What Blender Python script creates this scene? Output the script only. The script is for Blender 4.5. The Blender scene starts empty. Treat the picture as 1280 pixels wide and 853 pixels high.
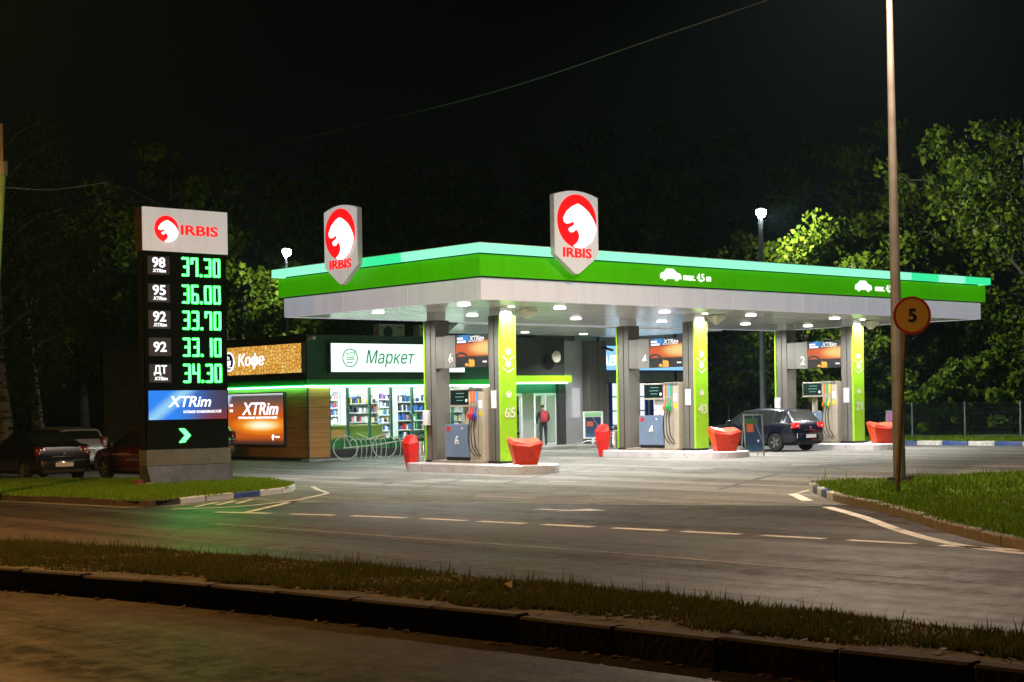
import bpy, bmesh, math, random
import numpy as np
from mathutils import Vector, Matrix

random.seed(7)
rng = np.random.default_rng(11)
SC = bpy.context.scene
COL = SC.collection
R_ = math.radians

# ------------------------------------------------------------------ camera
# plan frame: x runs along the long front of the canopy, y along its short side, (0, 0) is the near canopy corner
TH = R_(41.0)
CAM = Vector((-27.37, -32.66, 1.8))
FWD = Vector((math.sin(TH), math.cos(TH), 0))
RGT = Vector((math.cos(TH), -math.sin(TH), 0))
ROLL = math.atan(0.016)
cd = bpy.data.cameras.new('camera')
cam = bpy.data.objects.new('camera', cd)
COL.objects.link(cam)
up = Vector((0, 0, 1))
cx = RGT * math.cos(ROLL) - up * math.sin(ROLL)
cy = RGT * math.sin(ROLL) + up * math.cos(ROLL)
m = Matrix.Identity(4)
for i in range(3):
    m[i][0] = cx[i]; m[i][1] = cy[i]; m[i][2] = -FWD[i]; m[i][3] = CAM[i]
cam.matrix_world = m
cd.sensor_width = 36.0
cd.lens = 36.0 * 2044 / 1280
cd.shift_y = 81.5 / 1280
cd.clip_start = 0.1
cd.clip_end = 2000
SC.camera = cam

# ------------------------------------------------------------------ night sky, faint moon
w = bpy.data.worlds.new('World')
SC.world = w
w.use_nodes = True
wn = w.node_tree
bg = wn.nodes['Background']
sky = wn.nodes.new('ShaderNodeTexSky')
sky.sky_type = 'NISHITA'
sky.sun_disc = False
sky.sun_elevation = R_(24)
sky.sun_rotation = R_(200)
wn.links.new(sky.outputs['Color'], bg.inputs['Color'])
bg.inputs['Strength'].default_value = 0.00022
sun = bpy.data.lights.new('moon', 'SUN')
sun.energy = 0.012
sun.angle = R_(0.5)
sun.color = (1.0, 0.93, 0.82)
so = bpy.data.objects.new('moon', sun)
COL.objects.link(so)
so.rotation_euler = (R_(66), 0, R_(20))
SC.view_settings.view_transform = 'Standard'
SC.view_settings.look = 'None'
SC.view_settings.exposure = 0.0
SC.view_settings.gamma = 1.0
SC.view_settings.use_curve_mapping = False
SC.cycles.use_denoising = True
SC.cycles.max_bounces = 6
SC.cycles.diffuse_bounces = 3
SC.cycles.glossy_bounces = 3
SC.cycles.transmission_bounces = 4
SC.cycles.transparent_max_bounces = 8
SC.cycles.sample_clamp_indirect = 6.0
SC.cycles.caustics_reflective = False
SC.cycles.caustics_refractive = False

# ------------------------------------------------------------------ helpers: objects
def tag(o, label=None, cat=None, group=None, kind=None):
    if label: o['label'] = label
    if cat: o['category'] = cat
    if group: o['group'] = group
    if kind: o['kind'] = kind
    return o

def thing(name, label, cat, loc=(0, 0, 0), group=None, rz=0.0):
    o = bpy.data.objects.new(name, None)
    COL.objects.link(o)
    o.location = loc
    o.rotation_euler = (0, 0, rz)
    return tag(o, label, cat, group)

def off(p):
    v = Vector((0, 0, 0))
    while p is not None:
        v = v + Vector(p.location)
        p = p.parent
    return v

def link(name, me, parent=None):
    o = bpy.data.objects.new(name, me)
    COL.objects.link(o)
    if parent is not None:
        o.parent = parent
    return o

def copy_tree(o, parent=None):
    c = o.copy()
    COL.objects.link(c)
    c.parent = parent
    for ch in list(o.children):
        copy_tree(ch, c)
    return c

FB = (Vector((1, 0, 0)), Vector((0, 0, 1)))     # a face that looks towards -y
FA = (Vector((0, -1, 0)), Vector((0, 0, 1)))    # a face that looks towards -x
FR = (Vector((0, 1, 0)), Vector((0, 0, 1)))     # a face that looks towards +x

class MB:
    def __init__(s):
        s.v = []; s.f = []; s.uv = {}; s.mi = []; s.cur = 0
    def _f(s, *ids):
        s.f.append(tuple(ids)); s.mi.append(s.cur)
    def box(s, x0, x1, y0, y1, z0, z1):
        n = len(s.v)
        for z in (z0, z1):
            s.v += [(x0, y0, z), (x1, y0, z), (x1, y1, z), (x0, y1, z)]
        for q in ((0, 3, 2, 1), (4, 5, 6, 7), (0, 1, 5, 4), (1, 2, 6, 5), (2, 3, 7, 6), (3, 0, 4, 7)):
            s._f(*[n + i for i in q])
        return s
    def hexa(s, pts):
        n = len(s.v)
        s.v += [tuple(p) for p in pts]
        for q in ((0, 3, 2, 1), (4, 5, 6, 7), (0, 1, 5, 4), (1, 2, 6, 5), (2, 3, 7, 6), (3, 0, 4, 7)):
            s._f(*[n + i for i in q])
        return s
    def bbox(s, x0, x1, y0, y1, z0, z1, b=0.02):
        # box with chamfered vertical and top edges
        n = len(s.v)
        def ring(i, z):
            return [(x0 + b, y0 + i, z), (x1 - b, y0 + i, z), (x1 - i, y0 + b, z), (x1 - i, y1 - b, z),
                    (x1 - b, y1 - i, z), (x0 + b, y1 - i, z), (x0 + i, y1 - b, z), (x0 + i, y0 + b, z)]
        s.v += ring(0, z0) + ring(0, z1 - b) + ring(b * 0.7, z1)
        for k in (0, 8):
            for i in range(8):
                j = (i + 1) % 8
                s._f(n + k + i, n + k + j, n + k + 8 + j, n + k + 8 + i)
        s._f(*[n + 16 + i for i in range(8)])
        s._f(*[n + 7 - i for i in range(8)])
        return s
    def prism(s, poly, P, fr, d0, d1):
        # polygon in the frame fr at P, pushed out along the frame's normal from d0 to d1
        Rv, Uv = fr
        N = Rv.cross(Uv)
        P = Vector(P)
        n = len(s.v); k = len(poly)
        xs = [p[0] for p in poly]; ys = [p[1] for p in poly]
        x0, x1, y0, y1 = min(xs), max(xs), min(ys), max(ys)
        ar = sum(poly[i][0] * poly[(i + 1) % k][1] - poly[(i + 1) % k][0] * poly[i][1] for i in range(k))
        if ar < 0: poly = poly[::-1]
        for d in (d0, d1):
            for (x, y) in poly:
                s.uv[len(s.v)] = ((x - x0) / max(1e-6, x1 - x0), (y - y0) / max(1e-6, y1 - y0))
                s.v.append(tuple(P + Rv * x + Uv * y + N * d))
        s._f(*[n + k + i for i in range(k)])
        s._f(*[n + k - 1 - i for i in range(k)])
        for i in range(k):
            j = (i + 1) % k
            s._f(n + i, n + j, n + k + j, n + k + i)
        return s
    def rect(s, x0, x1, y0, y1, P, fr, d0, d1):
        return s.prism([(x0, y0), (x1, y0), (x1, y1), (x0, y1)], P, fr, d0, d1)
    def tube(s, pts, r, n=6, cap=True):
        pts = [Vector(p) for p in pts]
        rs = r if isinstance(r, (list, tuple)) else [r] * len(pts)
        base = len(s.v)
        ref = Vector((0, 0, 1))
        for i, p in enumerate(pts):
            t = (pts[min(i + 1, len(pts) - 1)] - pts[max(i - 1, 0)])
            t = t.normalized() if t.length > 1e-9 else Vector((0, 0, 1))
            a = ref if abs(t.dot(ref)) < 0.95 else Vector((1, 0, 0))
            u = t.cross(a).normalized(); v = u.cross(t).normalized()
            for k in range(n):
                an = 2 * math.pi * k / n
                s.v.append(tuple(p + (u * math.cos(an) + v * math.sin(an)) * rs[i]))
        for i in range(len(pts) - 1):
            for k in range(n):
                j = (k + 1) % n
                s._f(base + i * n + k, base + i * n + j, base + (i + 1) * n + j, base + (i + 1) * n + k)
        if cap:
            s._f(*[base + n - 1 - k for k in range(n)])
            e = base + (len(pts) - 1) * n
            s._f(*[e + k for k in range(n)])
        return s
    def lathe(s, prof, c, axis='z', n=20):
        # profile of (radius, height) turned round an axis through c
        base = len(s.v)
        c = Vector(c)
        for (r, h) in prof:
            for k in range(n):
                an = 2 * math.pi * k / n
                x, y = r * math.cos(an), r * math.sin(an)
                p = Vector((x, y, h)) if axis == 'z' else (Vector((h, x, y)) if axis == 'x' else Vector((y, h, x)))
                s.v.append(tuple(c + p))
        m_ = len(prof)
        for i in range(m_ - 1):
            for k in range(n):
                j = (k + 1) % n
                s._f(base + i * n + k, base + i * n + j, base + (i + 1) * n + j, base + (i + 1) * n + k)
        s._f(*[base + n - 1 - k for k in range(n)])
        e = base + (m_ - 1) * n
        s._f(*[e + k for k in range(n)])
        return s
    def mesh(s, name, mats, o=Vector((0, 0, 0)), smooth=None):
        me = bpy.data.meshes.new(name)
        me.from_pydata([(p[0] - o[0], p[1] - o[1], p[2] - o[2]) for p in s.v], [], s.f)
        for mm in (mats if isinstance(mats, (list, tuple)) else [mats]):
            me.materials.append(mm)
        if isinstance(mats, (list, tuple)):
            me.polygons.foreach_set('material_index', s.mi)
        if s.uv:
            ul = me.uv_layers.new(name='UVMap')
            for lp in me.loops:
                ul.data[lp.index].uv = s.uv.get(lp.vertex_index, (0, 0))
        if smooth is not None:
            me.polygons.foreach_set('use_smooth', [True] * len(me.polygons))
            me.set_sharp_from_angle(angle=R_(smooth))
        me.update()
        return me
    def build(s, name, mats, parent=None, smooth=None):
        return link(name, s.mesh(name, mats, off(parent), smooth), parent)

def lamp_light(parent, loc, energy, col, size=120.0, blend=0.6, radius=0.1, aim=(0, 0, -1), name='lamp_light'):
    ld = bpy.data.lights.new(name, 'SPOT')
    ld.energy = energy; ld.color = col; ld.spot_size = R_(size); ld.spot_blend = blend; ld.shadow_soft_size = radius
    o = bpy.data.objects.new(name, ld); COL.objects.link(o)
    o.parent = parent
    o.location = Vector(loc) - off(parent)
    o.rotation_euler = Vector(aim).to_track_quat('-Z', 'Y').to_euler()
    return o

def arc(cx_, cy_, r, a0, a1, n, ry=None):
    ry = r if ry is None else ry
    return [(cx_ + r * math.cos(R_(a0 + (a1 - a0) * i / n)), cy_ + ry * math.sin(R_(a0 + (a1 - a0) * i / n))) for i in range(n + 1)]

def disc(cx_, cy_, r, n=28):
    return arc(cx_, cy_, r, 0, 360 - 360 / n, n - 1)

def text(body, P, fr, mat, parent, size=1.0, width=None, height=None, x='CENTER', shear=0.0, bold=0.0, depth=0.012, name='lettering', d=0.0):
    # flat lettering, placed by the middle (or left end) of its box
    cu = bpy.data.curves.new('t', 'FONT')
    cu.body = body; cu.size = 1.0; cu.shear = shear; cu.offset = bold; cu.extrude = 0.0
    cu.resolution_u = 3
    ob = bpy.data.objects.new('t', cu)
    COL.objects.link(ob)
    dg = bpy.context.evaluated_depsgraph_get()
    me = bpy.data.meshes.new_from_object(ob.evaluated_get(dg))
    bpy.data.objects.remove(ob); bpy.data.curves.remove(cu)
    n = len(me.vertices)
    co = np.zeros(n * 3); me.vertices.foreach_get('co', co); co = co.reshape(-1, 3)
    lo, hi = co.min(0), co.max(0)
    sx = sy = size
    if width is not None: sx = width / (hi[0] - lo[0])
    if height is not None: sy = height / (hi[1] - lo[1])
    elif width is not None: sy = sx
    if width is None and height is not None: sx = sy
    X = (co[:, 0] - (lo[0] + hi[0]) / 2) * sx if x == 'CENTER' else (co[:, 0] - lo[0]) * sx
    Y = (co[:, 1] - (lo[1] + hi[1]) / 2) * sy
    Rv, Uv = fr; N = Rv.cross(Uv)
    P = Vector(P) - off(parent) + N * (d + depth)
    W = np.outer(X, np.array(Rv)) + np.outer(Y, np.array(Uv)) + np.array(P)
    # give the letters thickness
    bm = bmesh.new(); bm.from_mesh(me)
    bm.verts.ensure_lookup_table()
    for i, v in enumerate(bm.verts): v.co = W[i]
    bmesh.ops.recalc_face_normals(bm, faces=bm.faces)
    ex = bmesh.ops.extrude_face_region(bm, geom=bm.faces[:])
    for g_ in ex['geom']:
        if isinstance(g_, bmesh.types.BMVert): g_.co = g_.co - N * depth
    bm.to_mesh(me); bm.free()
    me.materials.clear(); me.materials.append(mat)
    me.name = name
    return link(name, me, parent)

# ------------------------------------------------------------------ helpers: materials
class X:
    # socket with arithmetic
    def __init__(s, nt, so_): s.nt = nt; s.s = so_
    def _op(s, op, o=None, o2=None, clamp=False):
        n = s.nt.nodes.new('ShaderNodeMath'); n.operation = op; n.use_clamp = clamp
        s.nt.links.new(s.s, n.inputs[0])
        for i, q in ((1, o), (2, o2)):
            if q is None: continue
            if isinstance(q, X): s.nt.links.new(q.s, n.inputs[i])
            else: n.inputs[i].default_value = q
        return X(s.nt, n.outputs[0])
    def __add__(s, o): return s._op('ADD', o)
    def __sub__(s, o): return s._op('SUBTRACT', o)
    def __mul__(s, o): return s._op('MULTIPLY', o)
    def pw(s, o): return s._op('POWER', o)
    def absv(s): return s._op('ABSOLUTE')
    def sat(s): return s._op('ADD', 0.0, clamp=True)
    def inv(s): return (s * -1.0) + 1.0
    def gt(s, o): return s._op('GREATER_THAN', o)
    def ss(s, a, b):
        n = s.nt.nodes.new('ShaderNodeMapRange'); n.interpolation_type = 'SMOOTHSTEP'
        s.nt.links.new(s.s, n.inputs['Value'])
        if a > b:
            n.inputs['From Min'].default_value = b; n.inputs['From Max'].default_value = a
            n.inputs['To Min'].default_value = 1; n.inputs['To Max'].default_value = 0
        else:
            n.inputs['From Min'].default_value = a; n.inputs['From Max'].default_value = b
        return X(s.nt, n.outputs[0])

def mixc(nt, f, a, b):
    n = nt.nodes.new('ShaderNodeMix'); n.data_type = 'RGBA'
    if isinstance(f, X): nt.links.new(f.s, n.inputs[0])
    else: n.inputs[0].default_value = f
    for i, q in ((6, a), (7, b)):
        if isinstance(q, (tuple, list)): n.inputs[i].default_value = (*q[:3], 1)
        else: nt.links.new(q, n.inputs[i])
    return n.outputs[2]

def noise(nt, scale, detail=3.0, rough=0.55, vec=None, stretch=None, coord='Object'):
    if vec is None:
        tc = nt.nodes.new('ShaderNodeTexCoord'); vec = tc.outputs[coord]
    if stretch:
        mp = nt.nodes.new('ShaderNodeMapping'); mp.inputs['Scale'].default_value = stretch
        nt.links.new(vec, mp.inputs['Vector']); vec = mp.outputs['Vector']
    n = nt.nodes.new('ShaderNodeTexNoise')
    n.inputs['Scale'].default_value = scale; n.inputs['Detail'].default_value = detail; n.inputs['Roughness'].default_value = rough
    nt.links.new(vec, n.inputs['Vector'])
    return X(nt, n.outputs['Fac'])

def uvx(nt):
    tc = nt.nodes.new('ShaderNodeTexCoord'); sp = nt.nodes.new('ShaderNodeSeparateXYZ')
    nt.links.new(tc.outputs['UV'], sp.inputs[0])
    return X(nt, sp.outputs[0]), X(nt, sp.outputs[1]), tc.outputs['UV']

def mat(name, col, rough=0.6, metal=0.0, vary=0.0, vscale=3.0, bump=0.0, bscale=40.0, coat=0.0, spec=0.5, dirt=None, dscale=1.5):
    mm = bpy.data.materials.new(name); mm.use_nodes = True
    nt = mm.node_tree; b = nt.nodes['Principled BSDF']
    b.inputs['Base Color'].default_value = (*col, 1)
    b.inputs['Roughness'].default_value = rough
    b.inputs['Metallic'].default_value = metal
    b.inputs['Specular IOR Level'].default_value = spec
    b.inputs['Coat Weight'].default_value = coat
    b.inputs['Coat Roughness'].default_value = 0.05
    c = None
    if vary:
        f = noise(nt, vscale)
        c = mixc(nt, f.ss(0.3, 0.7), tuple(max(0, q * (1 - vary)) for q in col), tuple(min(1, q * (1 + vary)) for q in col))
    if dirt is not None:
        f2 = noise(nt, dscale, 6.0, 0.65).ss(0.52, 0.72)
        c = mixc(nt, f2, c if c is not None else col, dirt)
    if c is not None:
        nt.links.new(c, b.inputs['Base Color'])
        r_ = noise(nt, vscale * 2.3, 4.0)
        nt.links.new((r_ * 0.25 + (rough - 0.12)).s, b.inputs['Roughness'])
    if bump:
        f3 = noise(nt, bscale, 4.0)
        bn = nt.nodes.new('ShaderNodeBump'); bn.inputs['Strength'].default_value = bump; bn.inputs['Distance'].default_value = 0.01
        nt.links.new(f3.s, bn.inputs['Height']); nt.links.new(bn.outputs[0], b.inputs['Normal'])
    return mm

def emit(name, col, strength, base=None, rough=0.35):
    mm = bpy.data.materials.new(name); mm.use_nodes = True
    b = mm.node_tree.nodes['Principled BSDF']
    b.inputs['Base Color'].default_value = (*(base or tuple(min(0.3, q * 0.3) for q in col)), 1)
    b.inputs['Roughness'].default_value = rough
    b.inputs['Emission Color'].default_value = (*col, 1)
    b.inputs['Emission Strength'].default_value = strength
    return mm

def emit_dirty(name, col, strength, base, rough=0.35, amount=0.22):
    # panel glowing in place of outside light, with faint rain streaks and grime
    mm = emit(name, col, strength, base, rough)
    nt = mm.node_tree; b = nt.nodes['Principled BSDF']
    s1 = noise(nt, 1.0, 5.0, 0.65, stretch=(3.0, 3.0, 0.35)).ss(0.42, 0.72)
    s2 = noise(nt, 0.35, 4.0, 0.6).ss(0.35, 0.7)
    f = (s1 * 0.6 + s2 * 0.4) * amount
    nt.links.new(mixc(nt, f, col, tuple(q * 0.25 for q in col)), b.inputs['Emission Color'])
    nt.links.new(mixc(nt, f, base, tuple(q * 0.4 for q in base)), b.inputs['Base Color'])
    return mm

def emit_art(name, fn, strength):
    # backlit print: fn(nt) returns a colour socket
    mm = bpy.data.materials.new(name); mm.use_nodes = True
    nt = mm.node_tree; b = nt.nodes['Principled BSDF']
    c = fn(nt)
    b.inputs['Base Color'].default_value = (0.02, 0.02, 0.02, 1)
    b.inputs['Specular IOR Level'].default_value = 0.08
    b.inputs['Roughness'].default_value = 0.5
    nt.links.new(c, b.inputs['Emission Color'])
    b.inputs['Emission Strength'].default_value = strength
    return mm

def print_art(name, fn, rough=0.4):
    mm = bpy.data.materials.new(name); mm.use_nodes = True
    nt = mm.node_tree; b = nt.nodes['Principled BSDF']
    nt.links.new(fn(nt), b.inputs['Base Color'])
    b.inputs['Roughness'].default_value = rough
    return mm

def asphalt(name, c0, c1, rough, patch=0.25, bump=0.5, tracks=None, spec=0.3):
    mm = bpy.data.materials.new(name); mm.use_nodes = True
    nt = mm.node_tree; b = nt.nodes['Principled BSDF']
    big = noise(nt, patch, 5.0, 0.6).ss(0.35, 0.65)
    mid = noise(nt, 1.7, 5.0, 0.6).ss(0.3, 0.7)
    fine = noise(nt, 28.0, 4.0, 0.8).ss(0.25, 0.75)
    f = (big * 0.5 + mid * 0.4 + fine * 0.5 - 0.22).sat()
    c = mixc(nt, f, c0, c1)
    oil = noise(nt, 0.8, 6.0, 0.7).ss(0.62, 0.72) * 0.55
    c = mixc(nt, oil, c, tuple(q * 0.45 for q in c0))
    if tracks:
        st = noise(nt, 1.0, 4.0, 0.6, stretch=tracks).ss(0.46, 0.64) * 0.8
        c = mixc(nt, st, c, tuple(min(1, q * 1.45) for q in c1))
    # hairline cracks and light grit
    tc = nt.nodes.new('ShaderNodeTexCoord'); wv = nt.nodes.new('ShaderNodeVectorMath'); wv.operation = 'MULTIPLY_ADD'
    nz = nt.nodes.new('ShaderNodeTexNoise'); nz.inputs['Scale'].default_value = 0.9; nz.inputs['Detail'].default_value = 4.0
    nt.links.new(tc.outputs['Object'], nz.inputs['Vector'])
    nt.links.new(nz.outputs['Color'], wv.inputs[0]); wv.inputs[1].default_value = (1.6, 1.6, 0); nt.links.new(tc.outputs['Object'], wv.inputs[2])
    vo = nt.nodes.new('ShaderNodeTexVoronoi'); vo.feature = 'DISTANCE_TO_EDGE'; vo.inputs['Scale'].default_value = 0.22
    nt.links.new(wv.outputs[0], vo.inputs['Vector'])
    crack = X(nt, vo.outputs['Distance']).ss(0.012, 0.003) * noise(nt, 0.3, 3.0).ss(0.45, 0.6)
    c = mixc(nt, crack * 0.7, c, tuple(q * 0.25 for q in c0))
    grit = noise(nt, 9.0, 5.0, 0.85).ss(0.55, 0.66) * 0.6
    c = mixc(nt, grit, c, tuple(min(1, q * 2.2) for q in c1))
    nt.links.new(c, b.inputs['Base Color'])
    rr = big * 0.07 + fine * 0.12 + (rough - 0.1)
    nt.links.new(rr.s, b.inputs['Roughness'])
    wear = noise(nt, 0.9, 5.0, 0.7, stretch=tracks or (0.6, 0.6, 1)).ss(0.38, 0.64)
    spk = noise(nt, 3.2, 5.0, 0.8).ss(0.42, 0.66)
    nt.links.new(((wear * 0.9 + spk * 0.8 + 0.15) * spec).s, b.inputs['Specular IOR Level'])
    bn = nt.nodes.new('ShaderNodeBump'); bn.inputs['Strength'].default_value = min(1.0, bump * 1.6); bn.inputs['Distance'].default_value = 0.012
    g_ = noise(nt, 40.0, 4.0, 0.8)
    nt.links.new(g_.s, bn.inputs['Height']); nt.links.new(bn.outputs[0], b.inputs['Normal'])
    return mm

M = {}
M['forecourt'] = asphalt('forecourt_asphalt', (0.085, 0.087, 0.08), (0.215, 0.21, 0.195), 0.66, 0.16, 0.6, tracks=(0.9, 0.07, 1), spec=0.2)
M['road'] = asphalt('road_asphalt', (0.021, 0.016, 0.015), (0.052, 0.040, 0.038), 0.50, 0.22, 0.35, tracks=(1.2, 0.05, 1), spec=0.18)
M['near_road'] = asphalt('near_asphalt', (0.012, 0.0105, 0.0085), (0.036, 0.031, 0.024), 0.54, 0.3, 0.4, tracks=(1.0, 0.06, 1), spec=0.2)
M['soil'] = mat('soil', (0.045, 0.04, 0.022), 0.95, vary=0.5, vscale=2.0, bump=0.6, bscale=25)
M['lawn'] = mat('lawn_ground', (0.05, 0.11, 0.012), 0.95, vary=0.5, vscale=1.5, bump=0.8, bscale=30, dirt=(0.07, 0.055, 0.03), dscale=0.7)
M['verge'] = mat('verge_ground', (0.075, 0.062, 0.025), 0.95, vary=0.5, vscale=1.6, bump=0.8, bscale=25, dirt=(0.17, 0.12, 0.07), dscale=1.1)
M['paving'] = mat('paving', (0.3, 0.29, 0.27), 0.75, vary=0.2, bump=0.3, dirt=(0.16, 0.15, 0.13))
M['concrete'] = mat('kerb_concrete', (0.22, 0.2, 0.175), 0.85, vary=0.3, vscale=2.5, bump=0.6, bscale=30, dirt=(0.10, 0.085, 0.065), dscale=2.0)
M['dark_concrete'] = mat('old_kerb_concrete', (0.06, 0.048, 0.04), 0.9, vary=0.35, vscale=2.0, bump=0.8, bscale=22, dirt=(0.03, 0.025, 0.018), dscale=1.5)
M['kerb_white'] = mat('kerb_white_paint', (0.62, 0.62, 0.58), 0.65, vary=0.15, bump=0.4, dirt=(0.25, 0.23, 0.2), dscale=3.0)
M['kerb_blue'] = mat('kerb_blue_paint', (0.03, 0.07, 0.26), 0.6, vary=0.25, bump=0.4, dirt=(0.12, 0.12, 0.14), dscale=3.0)
M['paint'] = mat('road_paint', (0.72, 0.70, 0.65), 0.7, vary=0.15, vscale=4, dirt=(0.25, 0.23, 0.21), dscale=3.5)
M['worn_paint'] = mat('worn_road_paint', (0.22, 0.2, 0.19), 0.7, vary=0.4, vscale=4, dirt=(0.045, 0.04, 0.04), dscale=2.0)
M['white_metal'] = mat('white_metal', (0.75, 0.75, 0.76), 0.35, vary=0.04)
M['grey_clad'] = mat('grey_cladding', (0.128, 0.122, 0.108), 0.5, vary=0.08, vscale=1.2)
M['dark_grey'] = mat('dark_grey', (0.035, 0.036, 0.036), 0.45, vary=0.12)
M['black'] = mat('black_plastic', (0.012, 0.012, 0.013), 0.35)
M['rubber'] = mat('rubber', (0.012, 0.012, 0.012), 0.7)
M['steel'] = mat('steel', (0.42, 0.42, 0.42), 0.35, metal=0.85, vary=0.1)
M['galv'] = mat('galvanised', (0.30, 0.31, 0.32), 0.45, metal=0.6, vary=0.2, vscale=2)
M['lime'] = mat('lime_panel', (0.31, 0.66, 0.03), 0.3, vary=0.02)
M['beige'] = mat('pump_beige', (0.42, 0.38, 0.31), 0.42, vary=0.06)
M['pump_blue'] = mat('pump_blue_grey', (0.15, 0.21, 0.32), 0.35, vary=0.05)
M['red'] = mat('red_plastic', (0.66, 0.012, 0.010), 0.38, vary=0.12, dirt=(0.25, 0.02, 0.016), dscale=4.0)
M['orange_red'] = mat('orange_red_plastic', (0.62, 0.034, 0.007), 0.38, vary=0.12, dirt=(0.26, 0.03, 0.014), dscale=3.5)
M['letter_white'] = mat('letter_white', (0.8, 0.8, 0.8), 0.5)
M['nozzle_red'] = mat('nozzle_red', (0.6, 0.02, 0.02), 0.4)
M['nozzle_blue'] = mat('nozzle_blue', (0.02, 0.06, 0.45), 0.4)
M['nozzle_green'] = mat('nozzle_green', (0.02, 0.35, 0.12), 0.4)
M['nozzle_yellow'] = mat('nozzle_yellow', (0.6, 0.5, 0.02), 0.4)
M['nozzle_orange'] = mat('nozzle_orange', (0.75, 0.16, 0.02), 0.4)
M['stripe_blue'] = mat('stripe_blue', (0.12, 0.3, 0.75), 0.4)

LED_W = emit('led_mint', (0.30, 1.0, 0.64), 1.1)
LED_G = emit('led_green', (0.05, 1.0, 0.40), 0.9)
M['green_fascia'] = emit_dirty('green_fascia_glow', (0.05, 0.40, 0.0), 0.70, base=(0.06, 0.36, 0.005), rough=0.3)  # added glow stands in for the light washing the green band
M['white_fascia'] = emit_dirty('white_fascia_glow', (0.88, 0.87, 1.0), 0.34, base=(0.7, 0.7, 0.7), rough=0.4)  # white band glows to imitate light falling on it
M['sign_white'] = emit_dirty('sign_face_glow', (1.0, 0.97, 0.93), 0.42, base=(0.6, 0.6, 0.58))  # header and shield faces glow in place of light on them
M['sign_side'] = emit('sign_side', (1.0, 0.97, 0.9), 0.10, base=(0.5, 0.48, 0.42))  # slight glow added to the shield casings
M['logo_red'] = emit('logo_red', (1.0, 0.01, 0.012), 1.0)
M['logo_white'] = emit('logo_white', (1.0, 0.96, 0.98), 1.7)
M['led_digit'] = emit('led_digit', (0.020, 1.0, 0.042), 21.0)
M['lit_white'] = emit('lit_white', (0.95, 0.96, 1.0), 1.6)
M['lit_pale'] = emit('lit_pale', (0.92, 0.95, 1.0), 1.1)

# ------------------------------------------------------------------ the lie of the land
def G(a):
    return -0.13 + 0.0215 * min(max(a, 0.0), 11.0)

def sheet(name, poly, zoff, m_, parent=None, kind='structure', cuts=(0.0, 11.0)):
    bm = bmesh.new()
    vs = [bm.verts.new((x, y, 0)) for x, y in poly]
    bm.faces.new(vs)
    for c in cuts:
        bmesh.ops.bisect_plane(bm, geom=bm.verts[:] + bm.edges[:] + bm.faces[:], plane_co=(c, 0, 0), plane_no=(1, 0, 0))
    bmesh.ops.recalc_face_normals(bm, faces=bm.faces)
    for f in bm.faces:
        if f.normal.z < 0: f.normal_flip()
    for v in bm.verts: v.co.z = G(v.co.x) + zoff
    me = bpy.data.meshes.new(name); bm.to_mesh(me); bm.free()
    me.materials.append(m_)
    o = link(name, me, parent)
    if kind and parent is None: o['kind'] = kind
    return o

def catmull(pts, n=6):
    P = [np.array(p, float) for p in pts]
    out = []
    for i in range(len(P) - 1):
        p0 = P[max(i - 1, 0)]; p1 = P[i]; p2 = P[i + 1]; p3 = P[min(i + 2, len(P) - 1)]
        for k in range(n):
            t = k / n
            out.append(tuple(0.5 * ((2 * p1) + (-p0 + p2) * t + (2 * p0 - 5 * p1 + 4 * p2 - p3) * t * t + (-p0 + 3 * p1 - 3 * p2 + p3) * t ** 3)))
    out.append(tuple(P[-1]))
    return out

def resample(pts, step):
    P = np.array(pts, float)
    d = np.r_[0, np.cumsum(np.hypot(*np.diff(P, axis=0).T))]
    n = max(1, int(round(d[-1] / step)))
    t = np.linspace(0, d[-1], n + 1)
    return [(float(np.interp(q, d, P[:, 0])), float(np.interp(q, d, P[:, 1]))) for q in t]

VK = catmull([(-24.5, -2), (-22.4, -7), (-20.75, -12), (-19.75, -15.2), (-19.17, -17.7), (-18.82, -20.1), (-18.53, -22.45), (-18.33, -25), (-18.1, -28), (-17.9, -34), (-17.8, -44)])
VB = catmull([(-21.5, -1), (-19.6, -6.5), (-18.05, -11.1), (-17.35, -14), (-17.0, -16), (-16.65, -20.2), (-16.6, -23.5), (-16.6, -27), (-16.4, -34), (-16.3, -44)])
sheet('ground', [(-300, -300), (300, -300), (300, 300), (-300, 300)], -0.22, M['soil'], cuts=(0, 11))
sheet('near_road', [(-90, -2)] + [(x - 0.02, y) for x, y in VK] + [(-17.8, -120), (-90, -120)], 0.0, M['near_road'])
road = sheet('road', [(x + 0.02, y) for x, y in VB] + [(-16.3, -120), (6, -120), (6, 80), (-35, 80), (-27, 20)], 0.0, M['road'], cuts=(0,))
forecourt = sheet('forecourt', [(-11.7, -2.6), (-8.9, -3.4), (-7.3, -5.6), (-6.0, -7.6), (-4.9, -10.5), (-3.15, -13.6), (0, -17), (14, -17), (24.2, -16), (24.2, 60), (-16, 60), (-14, 16), (-12.6, 6)], 0.004, M['forecourt'])
sheet('far_lawn', [(24.2, -60), (120, -60), (120, 90), (24.2, 90)], 0.10, M['lawn'])

UNIT = {}
def stone_mesh(key, m_, l, w_, h):
    if key not in UNIT:
        b = MB(); b.bbox(-l / 2, l / 2, -w_, 0, -0.1, h, 0.02)
        UNIT[key] = b.mesh('kerb_stone', m_)
    return UNIT[key]

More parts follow.
